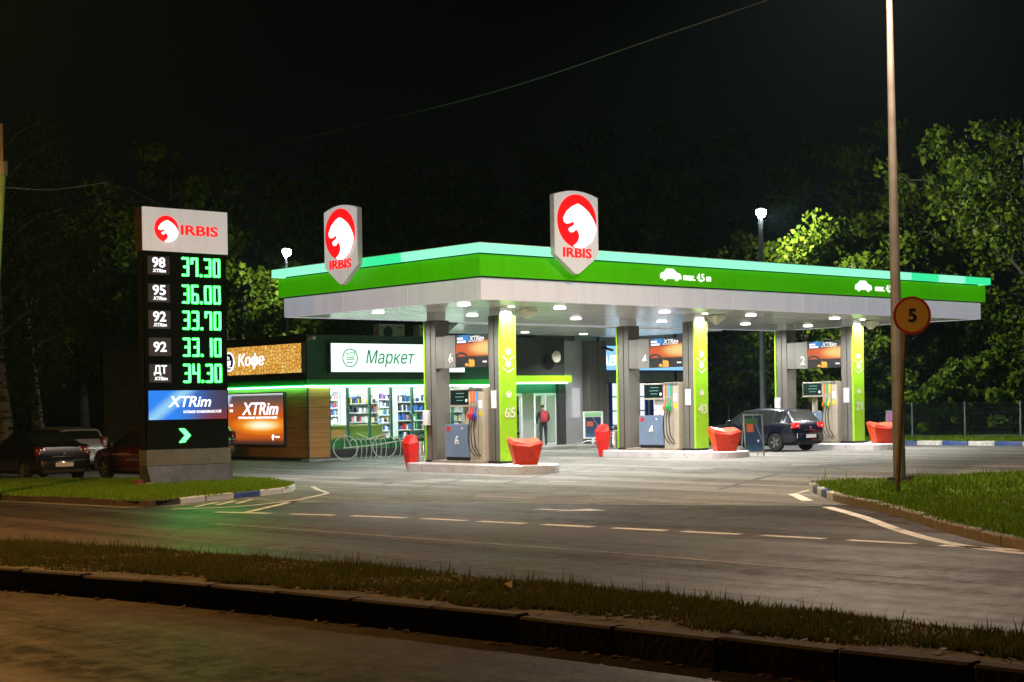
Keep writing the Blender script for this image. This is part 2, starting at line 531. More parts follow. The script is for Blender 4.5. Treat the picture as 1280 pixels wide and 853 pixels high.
def kerb(name, path, step, h, w_, mats, flip=1, gap=0.015, jit=0.012):
    root = bpy.data.objects.new(name, None); COL.objects.link(root); root['kind'] = 'structure'
    pts = resample(path, step)
    for i in range(len(pts) - 1):
        (x0, y0), (x1, y1) = pts[i], pts[i + 1]
        l = math.hypot(x1 - x0, y1 - y0)
        mk = mats[i % len(mats)] if not callable(mats) else mats(i, len(pts) - 1, (x0 + x1) / 2, (y0 + y1) / 2)
        me = stone_mesh((name, mk), M[mk], 1.0, w_, h)
        o = link('kerb_stone', me, root)
        o.location = ((x0 + x1) / 2, (y0 + y1) / 2, G((x0 + x1) / 2) + random.uniform(-jit, jit))
        an = math.atan2(y1 - y0, x1 - x0)
        o.rotation_euler = (0, random.uniform(-jit, jit), an + (0 if flip > 0 else math.pi) + random.uniform(-jit, jit) * 0.6)
        o.scale = (l - gap, 1, 1)
    return root

# the verge between the carriageways: kerb towards the camera, soil, grass
kerb('verge_kerb', [p for p in VK if -34 < p[1] < -6], 1.0, 0.235, 0.16, ['dark_concrete'], flip=1)
kerb('verge_back_kerb', [p for p in VB if -30 < p[1] < -6], 1.0, 0.16, 0.14, ['dark_concrete'], flip=-1)
VERGE = [(x + 0.13, y) for x, y in VK] + [(x - 0.1, y) for x, y in reversed(VB)]
sheet('verge', VERGE, 0.20, M['verge'])

# lawn round the price pylon
PY = [(-13.4, 12), (-12.5, 6), (-12.02, 2.5), (-11.55, -0.4), (-11.3, -2.45), (-10.85, -2.75), (-9.7, -2.1), (-8.84, -1.78), (-7.43, -1.15), (-6.4, -0.55), (-5.3, 0.8), (-4.5, 2.6), (-4.0, 4.4)]
PYB = [(-5.6, 6.6), (-7.6, 9.4), (-9.6, 12.5)]
sheet('pylon_lawn', PY + PYB, 0.115, M['lawn'])
def py_mat(i, n, x, y):
    if x > -9.9 and y < 0.4: return ['kerb_white', 'kerb_white', 'kerb_blue', 'kerb_white'][i % 4]
    return 'dark_concrete' if x < -10 else 'kerb_white'
kerb('pylon_lawn_kerb', catmull(PY, 3), 1.0, 0.13, 0.14, py_mat, flip=-1)
kerb('pylon_lawn_back_kerb', [(-4.0, 4.4)] + PYB, 1.0, 0.13, 0.14, ['concrete'], flip=-1)

# lawn on the right with the tall lamp
RK = [(1.6, -9.85), (0.95, -9.95), (0.35, -10.5), (-1.14, -11.98), (-2.42, -13.36), (-3.16, -14.38), (-5.05, -16.69), (-7.0, -18.8), (-8.9, -21.2), (-10.4, -24), (-11.4, -28)]
RB = [(60, -18), (26, -16), (10, -13.5), (5.9, -12.1), (4.3, -11.35), (3.1, -10.6), (2.3, -10.1)]
sheet('lamp_lawn', RK + [(-12, -60), (60, -60)] + RB, 0.115, M['lawn'])
def rk_mat(i, n, x, y):
    if -12.6 < y < -9.2: return ['kerb_blue', 'kerb_white'][i % 2]
    return 'concrete'
kerb('lamp_lawn_kerb', catmull(RK, 4), 0.8, 0.15, 0.15, rk_mat, flip=-1)
kerb('lamp_lawn_back_kerb', list(reversed([(26, -16), (10, -13.5), (5.9, -12.1), (4.3, -11.35), (3.1, -10.6), (2.3, -10.1), (1.6, -9.85)])), 1.0, 0.13, 0.14, ['concrete'], flip=-1)
sheet('dirt_path', [(-3.6, -16.2), (-3.0, -15.6), (2, -21), (8, -28), (6.5, -29), (0, -22)], 0.122, mat('path_dirt', (0.13, 0.105, 0.075), 0.95, vary=0.3, bump=0.6, dirt=(0.06, 0.055, 0.03)))
# blue and white kerb before the fence
kerb('boundary_kerb', [(24.15, -12), (24.15, 30)], 1.1, 0.16, 0.16, ['kerb_blue', 'kerb_white'], flip=-1)

# pavement in front of the shop
pv = bpy.data.objects.new('pavement', None); COL.objects.link(pv); pv['kind'] = 'structure'
b = MB()
for (x0, x1) in ((13.6, 15.2), (15.2, 16.8), (16.8, 18.4), (18.4, 20.0), (20.0, 22.0), (22.0, 24.0)):
    b = MB(); b.bbox(x0 + 0.006, x1 - 0.006, 13.6, 17.05, G(x0) - 0.05, 0.24, 0.02); b.build('paving_slab', M['paving'], pv)
b = MB(); b.bbox(4.6, 13.59, 14.9, 15.44, -0.2, 0.06, 0.02); b.build('plinth_strip', M['paving'], pv)

# ------------------------------------------------------------------ road markings (thin sheets on the road)
def stripe(path, width, zoff, parent, step=0.6):
    pts = resample(path, step)
    P = np.array(pts); n = len(P)
    t = np.gradient(P, axis=0); t /= np.linalg.norm(t, axis=1)[:, None]
    nn = np.stack([-t[:, 1], t[:, 0]], 1) * width / 2
    L, Rr = P + nn, P - nn
    b = MB()
    for i in range(n): b.v += [(L[i][0], L[i][1], G(L[i][0]) + zoff), (Rr[i][0], Rr[i][1], G(Rr[i][0]) + zoff)]
    for i in range(n - 1): b._f(2 * i, 2 * i + 1, 2 * i + 3, 2 * i + 2)
    return b.build('road_marking', M['paint'], parent)

DL = resample(catmull([(-11.2, -5.4), (-10.59, -7.23), (-10.0, -9.65), (-9.68, -12.2), (-9.38, -14.9), (-9.12, -17.3), (-8.97, -19.6), (-8.9, -22)]), 0.05)
i = 0
while i < len(DL) - 30:
    k = 22 if random.random() < 0.7 else 27
    stripe(DL[i:i + k], 0.2, 0.004, road)
    i += k + random.choice((5, 7, 9))
o = stripe([(-12.9, -8), (-12.5, -15.5), (-12.4, -17.3), (-12.5, -22)], 0.09, 0.004, road); o.data.materials[0] = M['worn_paint']
stripe(catmull([(-3.5, -13.9), (-5.28, -16.06), (-7.36, -18.34), (-8.78, -20.24), (-9.4, -22.0), (-9.9, -26)]), 0.2, 0.004, road)
stripe([(-11.3, -3.9), (-10.0, -4.4), (-8.1, -3.45), (-6.0, -1.65), (-5.3, -0.2), (-4.4, 1.4)], 0.12, 0.009, forecourt)
stripe([(-10.8, -5.9), (-8.1, -3.5)], 0.13, 0.004, road)
for q in (0.0, 0.55, 1.1):
    stripe([(-10.6 + q, -3.6 + q * 0.2), (-9.5 + q, -2.6 + q * 0.35)], 0.1, 0.009, forecourt)
stripe([(-0.6, -10.75), (-2.3, -12.5)], 0.22, 0.009, forecourt)
stripe([(0.85, -10.1), (-0.6, -10.75)], 0.07, 0.009, forecourt)
sheet('road_marking', [(-7.2, -10.6), (-6.4, -10.7), (-6.55, -11.3)], 0.0045, M['paint'], road, cuts=())
sheet('road_marking', [(-7.15, -9.9), (-6.95, -10.65), (-6.85, -10.62), (-6.9, -9.9)], 0.0045, M['paint'], road, cuts=())
for (x, y) in ((-1.2, 1.5), (0.4, -2.1), (5.6, -1.4), (8.2, -3.5), (-2.2, 6.3)):
    stripe([(x, y), (x + 0.1, y - 0.9)], 0.1, 0.009, forecourt)
seam = mat('seam_tar', (0.015, 0.015, 0.015), 0.5)
o = stripe([(-8.9, -3.4), (-7.3, -5.6), (-6.0, -7.6), (-4.9, -10.5), (-3.15, -13.6)], 0.05, 0.0085, forecourt); o.name = 'joint'; o.data.materials[0] = seam
o = stripe([(-9.0, -3.4), (-7.4, -5.6), (-6.1, -7.6), (-5.0, -10.5), (-3.25, -13.6)], 0.05, 0.0055, road); o.name = 'joint'

# ------------------------------------------------------------------ grass (blades)
def inside(px, py, poly):
    c = np.zeros(len(px), bool); n = len(poly)
    j = n - 1
    for i in range(n):
        xi, yi = poly[i]; xj, yj = poly[j]
        k = ((yi > py) != (yj > py)) & (px < (xj - xi) * (py - yi) / (yj - yi + 1e-12) + xi)
        c ^= k; j = i
    return c

def leafmat(name, cols, rough=0.6, trans=0.25):
    mm = bpy.data.materials.new(name); mm.use_nodes = True
    nt = mm.node_tree; b = nt.nodes['Principled BSDF']
    gi = nt.nodes.new('ShaderNodeNewGeometry')
    rp = nt.nodes.new('ShaderNodeValToRGB')
    rp.color_ramp.interpolation = 'LINEAR'
    els = rp.color_ramp.elements
    els[0].color = (*cols[0], 1); els[1].color = (*cols[-1], 1)
    for i, c in enumerate(cols[1:-1]):
        e = els.new((i + 1) / (len(cols) - 1)); e.color = (*c, 1)
    nt.links.new(gi.outputs['Random Per Island'], rp.inputs[0])
    nt.links.new(rp.outputs[0], b.inputs['Base Color'])
    b.inputs['Roughness'].default_value = rough
    b.inputs['Specular IOR Level'].default_value = 0.12
    if trans:
        tr = nt.nodes.new('ShaderNodeBsdfTranslucent'); nt.links.new(rp.outputs[0], tr.inputs[0])
        mx = nt.nodes.new('ShaderNodeMixShader'); mx.inputs[0].default_value = trans
        out = nt.nodes['Material Output']
        nt.links.new(b.outputs[0], mx.inputs[1]); nt.links.new(tr.outputs[0], mx.inputs[2]); nt.links.new(mx.outputs[0], out.inputs[0])
    return mm

def blades(name, poly, n, hmin, hmax, wd, zoff, m_, label, box=None, clump=0.0, lean=0.5):
    xs = [p[0] for p in poly]; ys = [p[1] for p in poly]
    x0, x1, y0, y1 = box or (min(xs), max(xs), min(ys), max(ys))
    px = rng.uniform(x0, x1, n); py = rng.uniform(y0, y1, n)
    k = inside(px, py, poly); px, py = px[k], py[k]
    f = np.sin(px * 1.7 + 3 * np.sin(py * 0.9)) * np.cos(py * 1.3 + 2 * np.sin(px * 0.7)) * 0.5 + 0.5
    if clump:
        k = rng.uniform(0, 1, len(px)) < (1 - clump + clump * f); px, py, f = px[k], py[k], f[k]
    n = len(px)
    h = hmin + (hmax - hmin) * (0.3 + 0.7 * f) * rng.uniform(0.35, 1.0, n) ** 1.3
    an = rng.uniform(0, 2 * np.pi, n); la = rng.uniform(0, 2 * np.pi, n); lm = h * lean * rng.uniform(0, 1, n)
    z = -0.13 + 0.0215 * np.clip(px, 0, 11) + zoff
    dx, dy = np.cos(an) * wd / 2, np.sin(an) * wd / 2
    V = np.zeros((n, 3, 3))
    V[:, 0] = np.stack([px - dx, py - dy, z], 1); V[:, 1] = np.stack([px + dx, py + dy, z], 1)
    V[:, 2] = np.stack([px + np.cos(la) * lm, py + np.sin(la) * lm, z + h], 1)
    me = bpy.data.meshes.new(name)
    me.vertices.add(n * 3); me.vertices.foreach_set('co', V.reshape(-1))
    me.loops.add(n * 3); me.loops.foreach_set('vertex_index', np.arange(n * 3, dtype=np.int32))
    me.polygons.add(n); me.polygons.foreach_set('loop_start', np.arange(0, n * 3, 3, dtype=np.int32))
    me.update(); me.validate()
    me.materials.append(m_)
    o = link(name, me)
    return tag(o, label, 'grass', kind='stuff')

g_lawn = leafmat('lawn_blades', [(0.07, 0.15, 0.004), (0.12, 0.23, 0.006), (0.16, 0.29, 0.008), (0.20, 0.26, 0.02)])
g_dry = leafmat('verge_blades', [(0.06, 0.10, 0.012), (0.10, 0.14, 0.015), (0.16, 0.14, 0.03), (0.14, 0.07, 0.025)])
VGR = [(x + 0.36 + 0.12 * math.sin(y * 2.1) + 0.1 * math.sin(y * 5.3 + 1), y) for x, y in VK] + [(x - 0.1, y) for x, y in reversed(VB)]
blades('verge_grass', VGR, 330000, 0.02, 0.10, 0.016, 0.20, g_dry, 'dry mixed grass on the verge in the foreground', box=(-21, -16, -30, -9), clump=0.8, lean=0.9)
blades('verge_weeds', [(x - 0.55, y) for x, y in VB if -30 < y < -9] + [(x - 0.02, y) for x, y in reversed(VB) if -30 < y < -9], 5000, 0.06, 0.24, 0.016, 0.20, g_dry, 'taller weeds along the back edge of the verge', clump=0.9)
blades('pylon_lawn_grass', PY + PYB, 60000, 0.04, 0.13, 0.03, 0.115, g_lawn, 'bright green mown grass round the price pylon')
blades('lamp_lawn_grass', RK + [(-12, -60), (60, -60)] + RB, 190000, 0.04, 0.13, 0.028, 0.115, g_lawn, 'bright green mown grass round the tall lamp post', box=(-10, 22, -24, -6), clump=0.25)
blades('lamp_lawn_weeds', RK + [(-12, -60), (60, -60)] + RB, 900, 0.15, 0.42, 0.03, 0.115, g_lawn, 'scattered tall weeds in the lawn by the lamp post', box=(-8, 14, -20, -6.5), clump=0.8)
blades('boundary_grass', [(24.5, -12), (30, -12), (30, 30), (24.5, 30)], 30000, 0.05, 0.25, 0.04, 0.10, g_lawn, 'rough grass strip in front of the mesh fence')

# ------------------------------------------------------------------ wear on the road: patches, tyre marks, covers, litter
patch_m = asphalt('patch_asphalt', (0.020, 0.017, 0.017), (0.047, 0.040, 0.039), 0.7, 0.5, 0.4, spec=0.2)
patch_l = asphalt('patch_asphalt_pale', (0.075, 0.076, 0.07), (0.19, 0.185, 0.17), 0.7, 0.5, 0.4, spec=0.2)
for k, (x, y, l, w_, rz) in enumerate(()):
    q = [(x + u * l / 2 * math.cos(rz) - v * w_ / 2 * math.sin(rz), y + u * l / 2 * math.sin(rz) + v * w_ / 2 * math.cos(rz)) for u, v in ((-1, -1), (.9, -1.05), (1, .9), (-.95, 1.1))]
    sheet('asphalt_patch', q, 0.0025, patch_m, road, cuts=())
for k, (x, y, l, w_, rz) in enumerate(((-2.5, -4.5, 3.0, 1.8, 0.5), (5.2, -3.2, 2.2, 1.4, 0.1), (-1.0, 3.0, 1.6, 2.4, 0.3), (8.2, -5.0, 3.6, 1.2, -0.2), (-4.2, -7.6, 2.0, 1.2, 0.9))):
    q = [(x + u * l / 2 * math.cos(rz) - v * w_ / 2 * math.sin(rz), y + u * l / 2 * math.sin(rz) + v * w_ / 2 * math.cos(rz)) for u, v in ((-1, -1), (.9, -1.05), (1, .9), (-.95, 1.1))]
    sheet('asphalt_patch', q, 0.0065, patch_l, forecourt)
tyre_m = mat('tyre_mark', (0.10, 0.10, 0.093), 0.75, vary=0.4, vscale=3, dirt=(0.15, 0.147, 0.135), dscale=1.2)
for pth in ([(-6.2, -7.0), (-5, -5.5), (-1.5, -2.2), (3, 0.5), (6.0, 1.5)], [(-7.6, -5.0), (-6, -4.4), (-2.6, -1.0), (1.2, 1.8)], [(0, -8.2), (5, -5.8), (13, -3.0)]):
    o = stripe(catmull(pth, 6), 0.17, 0.0085, forecourt); o.name = 'tyre_mark'; o.data.materials[0] = tyre_m
for k, (x, y) in enumerate(()):
    t = thing('manhole_cover', ['round iron cover in the asphalt left of the nearest island', 'round iron cover in the forecourt before the middle island', 'round iron cover in the road behind the verge'][k], 'manhole cover', (x, y, G(x)), 'iron covers in the asphalt')
    b = MB(); b.lathe([(0.33, -0.03), (0.33, 0.018)], (x, y, G(x)), n=24); b.build('rim', M['dark_concrete'], t)
    b = MB(); b.lathe([(0.28, 0.0181), (0.28, 0.026)], (x, y, G(x)), n=24)
    b.build('lid', mat('cast_iron', (0.05, 0.045, 0.04), 0.5, metal=0.6, vary=0.3, bump=0.8, bscale=18), t)
lit_m = mat('litter_paper', (0.7, 0.68, 0.66), 0.7)
for k, (x, y, s_) in enumerate(((-17.35, -21.1, 0.05), (-17.2, -20.75, 0.035))):
    t = thing('litter', ['crumpled white paper lying in the verge grass', 'smaller white paper scrap lying in the verge grass'][k], 'litter', (x, y, G(x) + 0.2), 'paper litter on the verge', k)
    b = MB(); b.v += [(-s_, -s_, 0.03), (s_ * 1.3, -s_ * .8, 0.05), (s_, s_ * 1.2, 0.04), (-s_ * 1.2, s_, 0.07), (0, 0, 0.10)]
    for f in ((0, 1, 4), (1, 2, 4), (2, 3, 4), (3, 0, 4), (3, 2, 1, 0)): b._f(*f)
    link('paper', b.mesh('paper', lit_m), t)
def litter_leaves(name, poly, n, m_, label, box, zoff):
    px = rng.uniform(box[0], box[1], n); py = rng.uniform(box[2], box[3], n)
    k = inside(px, py, poly); px, py = px[k], py[k]; n = len(px)
    an = rng.uniform(0, 6.28, n); s_ = rng.uniform(0.018, 0.045, n)
    z = -0.13 + 0.0215 * np.clip(px, 0, 11) + zoff
    V = np.zeros((n, 4, 3))
    for q in range(4):
        V[:, q] = np.stack([px + np.cos(an + q * 1.571) * s_ * (1.4 if q % 2 else .8), py + np.sin(an + q * 1.571) * s_ * (1.4 if q % 2 else .8), z + rng.uniform(0, .02, n)], 1)
    me = bpy.data.meshes.new(name); me.vertices.add(n * 4); me.vertices.foreach_set('co', V.reshape(-1))
    me.loops.add(n * 4); me.loops.foreach_set('vertex_index', np.arange(n * 4, dtype=np.int32))
    me.polygons.add(n); me.polygons.foreach_set('loop_start', np.arange(0, n * 4, 4, dtype=np.int32)); me.update()
    me.materials.append(m_); tag(link(name, me), label, 'leaves', kind='stuff')
leaf_dry = leafmat('dry_leaves', [(0.10, 0.04, 0.012), (0.15, 0.08, 0.025), (0.06, 0.03, 0.012)], 0.7, 0.0)
litter_leaves('fallen_leaves', VERGE, 2200, leaf_dry, 'dry fallen leaves and soil crumbs on the verge', (-21, -16, -30, -9), 0.212)
litter_leaves('gutter_grit', [(x - 0.28, y) for x, y in VK] + [(x, y) for x, y in reversed(VK)], 5000, leaf_dry, 'dry leaves and grit in the gutter along the verge kerb', (-22, -17, -30, -9), 0.006)

# ------------------------------------------------------------------ canopy
CL, CW, CZ = 23.0, 9.3, 4.6
can = thing('fuel_canopy', 'long flat green and white forecourt canopy with glowing light strip, on six columns', 'canopy', (0, 0, 0))
soffit = mat('soffit_white', (0.84, 0.86, 0.85), 0.2, vary=0.05, vscale=0.7)
# ceiling: long glossy slats
n_sl = 31; sw = (CW - 0.3) / n_sl
b = MB(); b.box(0.13, CL - 0.13, 0, sw - 0.012, CZ + 0.012, CZ + 0.05)
slat = b.mesh('ceiling_slat', soffit)
for i in range(n_sl):
    o = link('ceiling_slat', slat, can); o.location = (0, 0.15 + i * sw, random.uniform(-0.0015, 0.0015))
b = MB(); b.box(0.05, CL - 0.05, 0.05, CW - 0.05, CZ + 0.06, 5.95); b.build('roof_deck', M['dark_grey'], can)
def fascia(name, m_, z0, z1, out, th, step, gap=0.012, alt=None):
    k = 0
    n = round((CL + 2 * out) / step); s_ = (CL + 2 * out) / n
    for side in (0, 1):
        for i in range(n):
            x0, x1 = -out + i * s_ + gap / 2, -out + (i + 1) * s_ - gap / 2
            y = (-out, -out + th) if side == 0 else (CW + out - th, CW + out)
            b = MB(); b.box(x0, x1, y[0], y[1], z0, z1)
            b.build(name, alt(side, i) if alt else m_, can)
    n = round((CW + 2 * out - 2 * th) / step); s_ = (CW + 2 * out - 2 * th) / n
    for side in (2, 3):
        for i in range(n):
            y0, y1 = -out + th + i * s_ + gap / 2, -out + th + (i + 1) * s_ - gap / 2
            x = (-out, -out + th) if side == 2 else (CL + out - th, CL + out)
            b = MB(); b.box(x[0], x[1], y0, y1, z0, z1)
            b.build(name, alt(side, i) if alt else m_, can)
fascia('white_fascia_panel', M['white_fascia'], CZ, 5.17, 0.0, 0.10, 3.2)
fascia('shadow_gap', M['dark_grey'], 5.171, 5.209, 0.02, 0.1, 6.0)
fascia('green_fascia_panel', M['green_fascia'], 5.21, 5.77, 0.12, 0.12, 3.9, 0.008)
def ledpick(side, i):
    r = random.random()
    if side == 2: return LED_G if i in (2, 3) else LED_W
    if side == 0: return LED_G if (i in (12, 14)) else LED_W
    return LED_W
fascia('light_strip_segment', None, 5.81, 6.04, 0.26, 0.16, 1.55, 0.012, ledpick)
fascia('top_cap', M['white_metal'], 6.041, 6.06, 0.24, 0.4, 6.0)

# recessed downlights
dl_em = emit('downlight_lens', (1.0, 0.98, 0.94), 9.0)
LA = (1.0, 4.55, 8.9, 12.9, 17.2, 20.7)
pb = MB(); pb.lathe([(0.19, CZ + 0.002), (0.19, CZ + 0.02)], (0, 0, 0), n=20)
ring = pb.mesh('downlight', M['white_metal'])
pb = MB(); pb.lathe([(0.15, CZ - 0.028), (0.185, CZ + 0.003)], (0, 0, 0), n=20)
lens = pb.mesh('lens', dl_em)
for yb in (1.9, 5.85):
    for xa in LA:
        o = link('downlight', ring, can); o.location = (xa, yb, 0)
        l = link('lens', lens, o)
        lamp_light(can, (xa, yb, CZ - 0.06), 1050.0, (1.0, 0.97, 0.92), 168.0, 0.55, 0.15)
# columns
CX = (2.68, 10.74, 18.8)
notice = mat('notice_paper', (0.75, 0.73, 0.73), 0.6)
col_em = emit('column_washer', (1.0, 1.0, 0.9), 9.0)
NUM = ('6 5', '4 3', '2 1')
ISZ = (0.18, 0.31, 0.33)
for i, x in enumerate(CX):
    for j, y in enumerate((2.4, 5.3)):
        z0 = ISZ[i] - 0.02
        b = MB(); b.bbox(x, x + 0.53, y + 0.02, y + 0.5, z0, 4.38, 0.015)
        c = b.build('column', M['grey_clad'], can)
        b = MB(); b.box(x - 0.03, x + 0.57, y - 0.02, y + 0.53, z0 - 0.01, z0 + 0.09); b.build('base_plate', M['black'], c)
        b = MB(); b.box(x + 0.04, x + 0.42, y + 0.05, y + 0.46, 4.381, CZ + 0.01); b.build('column_head', M['white_metal'], c)
        b = MB(); b.box(x - 0.004, x + 0.012, y + 0.235, y + 0.265, z0 + 0.1, 4.37); b.build('cladding_joint', M['black'], c)
        if j == 0:
            b = MB(); b.box(x - 0.03, x + 0.56, y - 0.05, y + 0.018, z0 + 0.09, 4.37); b.build('lime_panel', M['lime'], c)
            b = MB(); b.box(x + 0.0, x + 0.44, y - 0.045, y + 0.04, 4.375, CZ); b.build('lime_panel_head', M['white_metal'], c)
            text(NUM[i][0], (x + 0.19, y - 0.05, 1.62), FB, M['letter_white'], c, height=0.28, bold=0.0, depth=0.006)
            text(NUM[i][2], (x + 0.42, y - 0.05, 1.62), FB, M['letter_white'], c, height=0.28, bold=0.0, depth=0.006)
            b = MB(); b.rect(x + 0.30, x + 0.312, 1.44, 1.8, (0, y - 0.05, 0), FB, 0, 0.005); b.build('divider', M['letter_white'], c)
            # round pictograms and chevrons on the lime panel
            for zc in (2.13, 3.0, 3.35):
                ringp = MB()
                o_, i_ = disc(x + 0.27, zc, 0.10, 20), disc(x + 0.27, zc, 0.075, 20)
                for k in range(20):
                    k2 = (k + 1) % 20
                    ringp.prism([o_[k], o_[k2], i_[k2], i_[k]], (0, y - 0.05, 0), FB, 0, 0.005)
                ringp.rect(x + 0.225, x + 0.315, zc - 0.045, zc + 0.045, (0, y - 0.05, 0), FB, 0, 0.004)
                ringp.build('pictogram', M['letter_white'], c)
            for zc in (2.88, 3.2):
                b = MB()
                b.prism([(x + 0.06, zc), (x + 0.27, zc - 0.14), (x + 0.48, zc), (x + 0.48, zc + 0.03), (x + 0.27, zc - 0.11), (x + 0.06, zc + 0.03)], (0, y - 0.05, 0), FB, 0, 0.005)
                b.build('chevron', M['letter_white'], c)
            b = MB(); b.rect(-(y + 0.40), -(y + 0.17), 1.75, 2.25, (x, 0, 0), FA, 0, 0.012); b.build('notice', notice, c)
            # washer light at the ceiling in front of the lime panel
            b = MB(); b.lathe([(0.09, CZ - 0.006), (0.09, CZ + 0.01)], (x + 0.2, y - 0.30, 0), n=12); b.build('washer_light', col_em, c)
            lamp_light(can, (x + 0.2, y - 0.30, CZ - 0.03), 560.0, (1.0, 1.0, 0.88), 150.0, 0.5, 0.06)
        else:
            b = MB(); b.box(x - 0.03, x + 0.56, y + 0.502, y + 0.56, z0 + 0.09, 4.37); b.build('lime_panel', M['lime'], c)
            if i in (0, 2):
                b = MB(); b.bbox(x - 0.16, x - 0.001, y + 0.28, y + 0.5, 1.28 if i == 0 else 1.5, 1.72 if i == 0 else 1.95, 0.03); b.build('paper_holder', M['white_metal'], c)
# flood fittings under the ceiling beside the lime columns
fit = mat('flood_fitting', (0.8, 0.8, 0.66), 0.4)
for i, x in enumerate(CX):
    f = thing('ceiling_floodlight', ['pale wedge shaped ceiling fitting nearest the camera, right of the near lime column', 'pale wedge shaped ceiling fitting right of the middle lime column', 'pale wedge shaped ceiling fitting of the far island, left of the round yellow sign'][i], 'light fitting', (x + 1.0, 2.35, CZ), 'wedge fittings under the canopy ceiling')
    X0, Y0 = x + 1.0, 2.35
    b = MB()
    b.hexa([(X0 - 0.05, Y0 - 0.05, CZ - 0.30), (X0 + 0.05, Y0 - 0.05, CZ - 0.30), (X0 + 0.05, Y0 + 0.05, CZ - 0.30), (X0 - 0.05, Y0 + 0.05, CZ - 0.30),
            (X0 - 0.22, Y0 - 0.20, CZ - 0.10), (X0 + 0.22, Y0 - 0.20, CZ - 0.10), (X0 + 0.22, Y0 + 0.20, CZ - 0.10), (X0 - 0.22, Y0 + 0.20, CZ - 0.10)])
    b.build('housing', fit, f)
    b = MB(); b.box(X0 - 0.22, X0 + 0.22, Y0 - 0.20, Y0 + 0.20, CZ - 0.099, CZ - 0.02); b.build('rim', fit, f)
    b = MB(); b.box(X0 - 0.52, X0 - 0.221, Y0 - 0.03, Y0 + 0.03, CZ - 0.09, CZ - 0.05); b.build('arm', M['white_metal'], f)
    b = MB(); b.tube([(X0, Y0, CZ - 0.02), (X0, Y0, CZ + 0.011)], 0.04, 8); b.build('stem', M['white_metal'], f)

# height limit pictograms on the green band
wm = emit('height_sign_white', (1.0, 1.0, 0.95), 1.3)
def carpic(xc, zc, s):
    p = [(-.5, -.12), (-.5, .02), (-.44, .08), (-.33, .10), (-.2, .22), (.12, .22), (.27, .10), (.45, .06), (.5, -.02), (.5, -.12), (.38, -.12)]
    p += arc(.29, -.12, .09, 0, 180, 6) + arc(-.29, -.12, .09, 0, 180, 6) + [(-.4, -.12)]
    b = MB(); b.prism([(xc + u * s, zc + v * s) for u, v in p], (0, -0.12, 0), FB, 0.002, 0.03)
    for q in (-.29, .29): b.prism(disc(xc + q * s, zc - .12 * s, .07 * s, 14), (0, -0.12, 0), FB, 0.002, 0.03)
    b.build('car_pictogram', wm, can)
for xc, xt in ((7.05, 8.05), (16.1, 17.2)):
    carpic(xc, 5.5, 0.85)
    text('max. 4,5 m', (xt + 0.12, -0.12, 5.47), FB, wm, can, width=1.16, height=0.25, bold=0.0, depth=0.03)

# link roof between the canopy and the shop door
lk = thing('link_roof', 'flat white roof joining the canopy to the shop entrance', 'roof', (12, 12, 4.55))
b = MB(); b.hexa([(6.9, 9.45, 4.56), (20.0, 9.45, 4.56), (20.0, 15.1, 4.56), (11.0, 15.1, 4.56), (6.9, 9.45, 4.8), (20.0, 9.45, 4.8), (20.0, 15.1, 4.8), (11.0, 15.1, 4.8)]); b.build('slab', soffit, lk)
for (x, y) in ((16.4, 13.4), (13.2, 13.2)):
    b = MB(); b.lathe([(0.15, 4.545), (0.15, 4.559)], (x, y, 0), n=18); b.build('downlight', emit('link_downlight', (1, .98, .95), 9.0), lk)
    lamp_light(lk, (x, y, 4.5), 800.0, (1.0, 0.98, 0.95), 130.0, 0.7, 0.12)

# ------------------------------------------------------------------ shield signs
HEAD = [(-.08, .60), (-.22, .55), (-.35, .47), (-.52, .35), (-.60, .24), (-.71, .08), (-.67, -.07), (-.58, -.12), (-.47, -.12), (-.35, -.08), (-.22, -.03), (-.16, -.09), (-.19, -.17), (-.33, -.23), (-.45, -.30), (-.44, -.38), (-.35, -.44), (-.22, -.42), (-.13, -.34), (-.05, -.32), (.03, -.39), (.08, -.50), (.08, -.62), (.0, -.77), (-.13, -.87), (-.22, -.92), (-.08, -1.0), (.12, -1.0), (.29, -.965), (.48, -.88), (.64, -.78), (.78, -.63), (.89, -.45), (.955, -.25), (.90, -.08), (.8, .09), (.68, .24), (.56, .36), (.42, .46), (.26, .55), (.1, .62), (.0, .64)]
def emblem(parent, P, fr, r, d):
    b = MB(); b.prism(disc(0, 0, r * 0.985, 40), P, fr, d, d + 0.03); b.build('emblem_disc', M['logo_red'], parent)
    b = MB(); b.prism([(u * r, v * r) for u, v in HEAD], P, fr, d + 0.031, d + 0.05); b.build('emblem_head', M['logo_white'], parent)
    b = MB()
    b.prism([(-.46 * r, .17 * r), (-.36 * r, .25 * r), (-.30 * r, .26 * r), (-.34 * r, .21 * r)], P, fr, d + 0.051, d + 0.055)
    b.prism([(-.64 * r, .06 * r), (-.60 * r, .10 * r), (-.57 * r, .07 * r), (-.6 * r, .04 * r)], P, fr, d + 0.051, d + 0.055)
    b.build('emblem_eye', M['black'], parent)
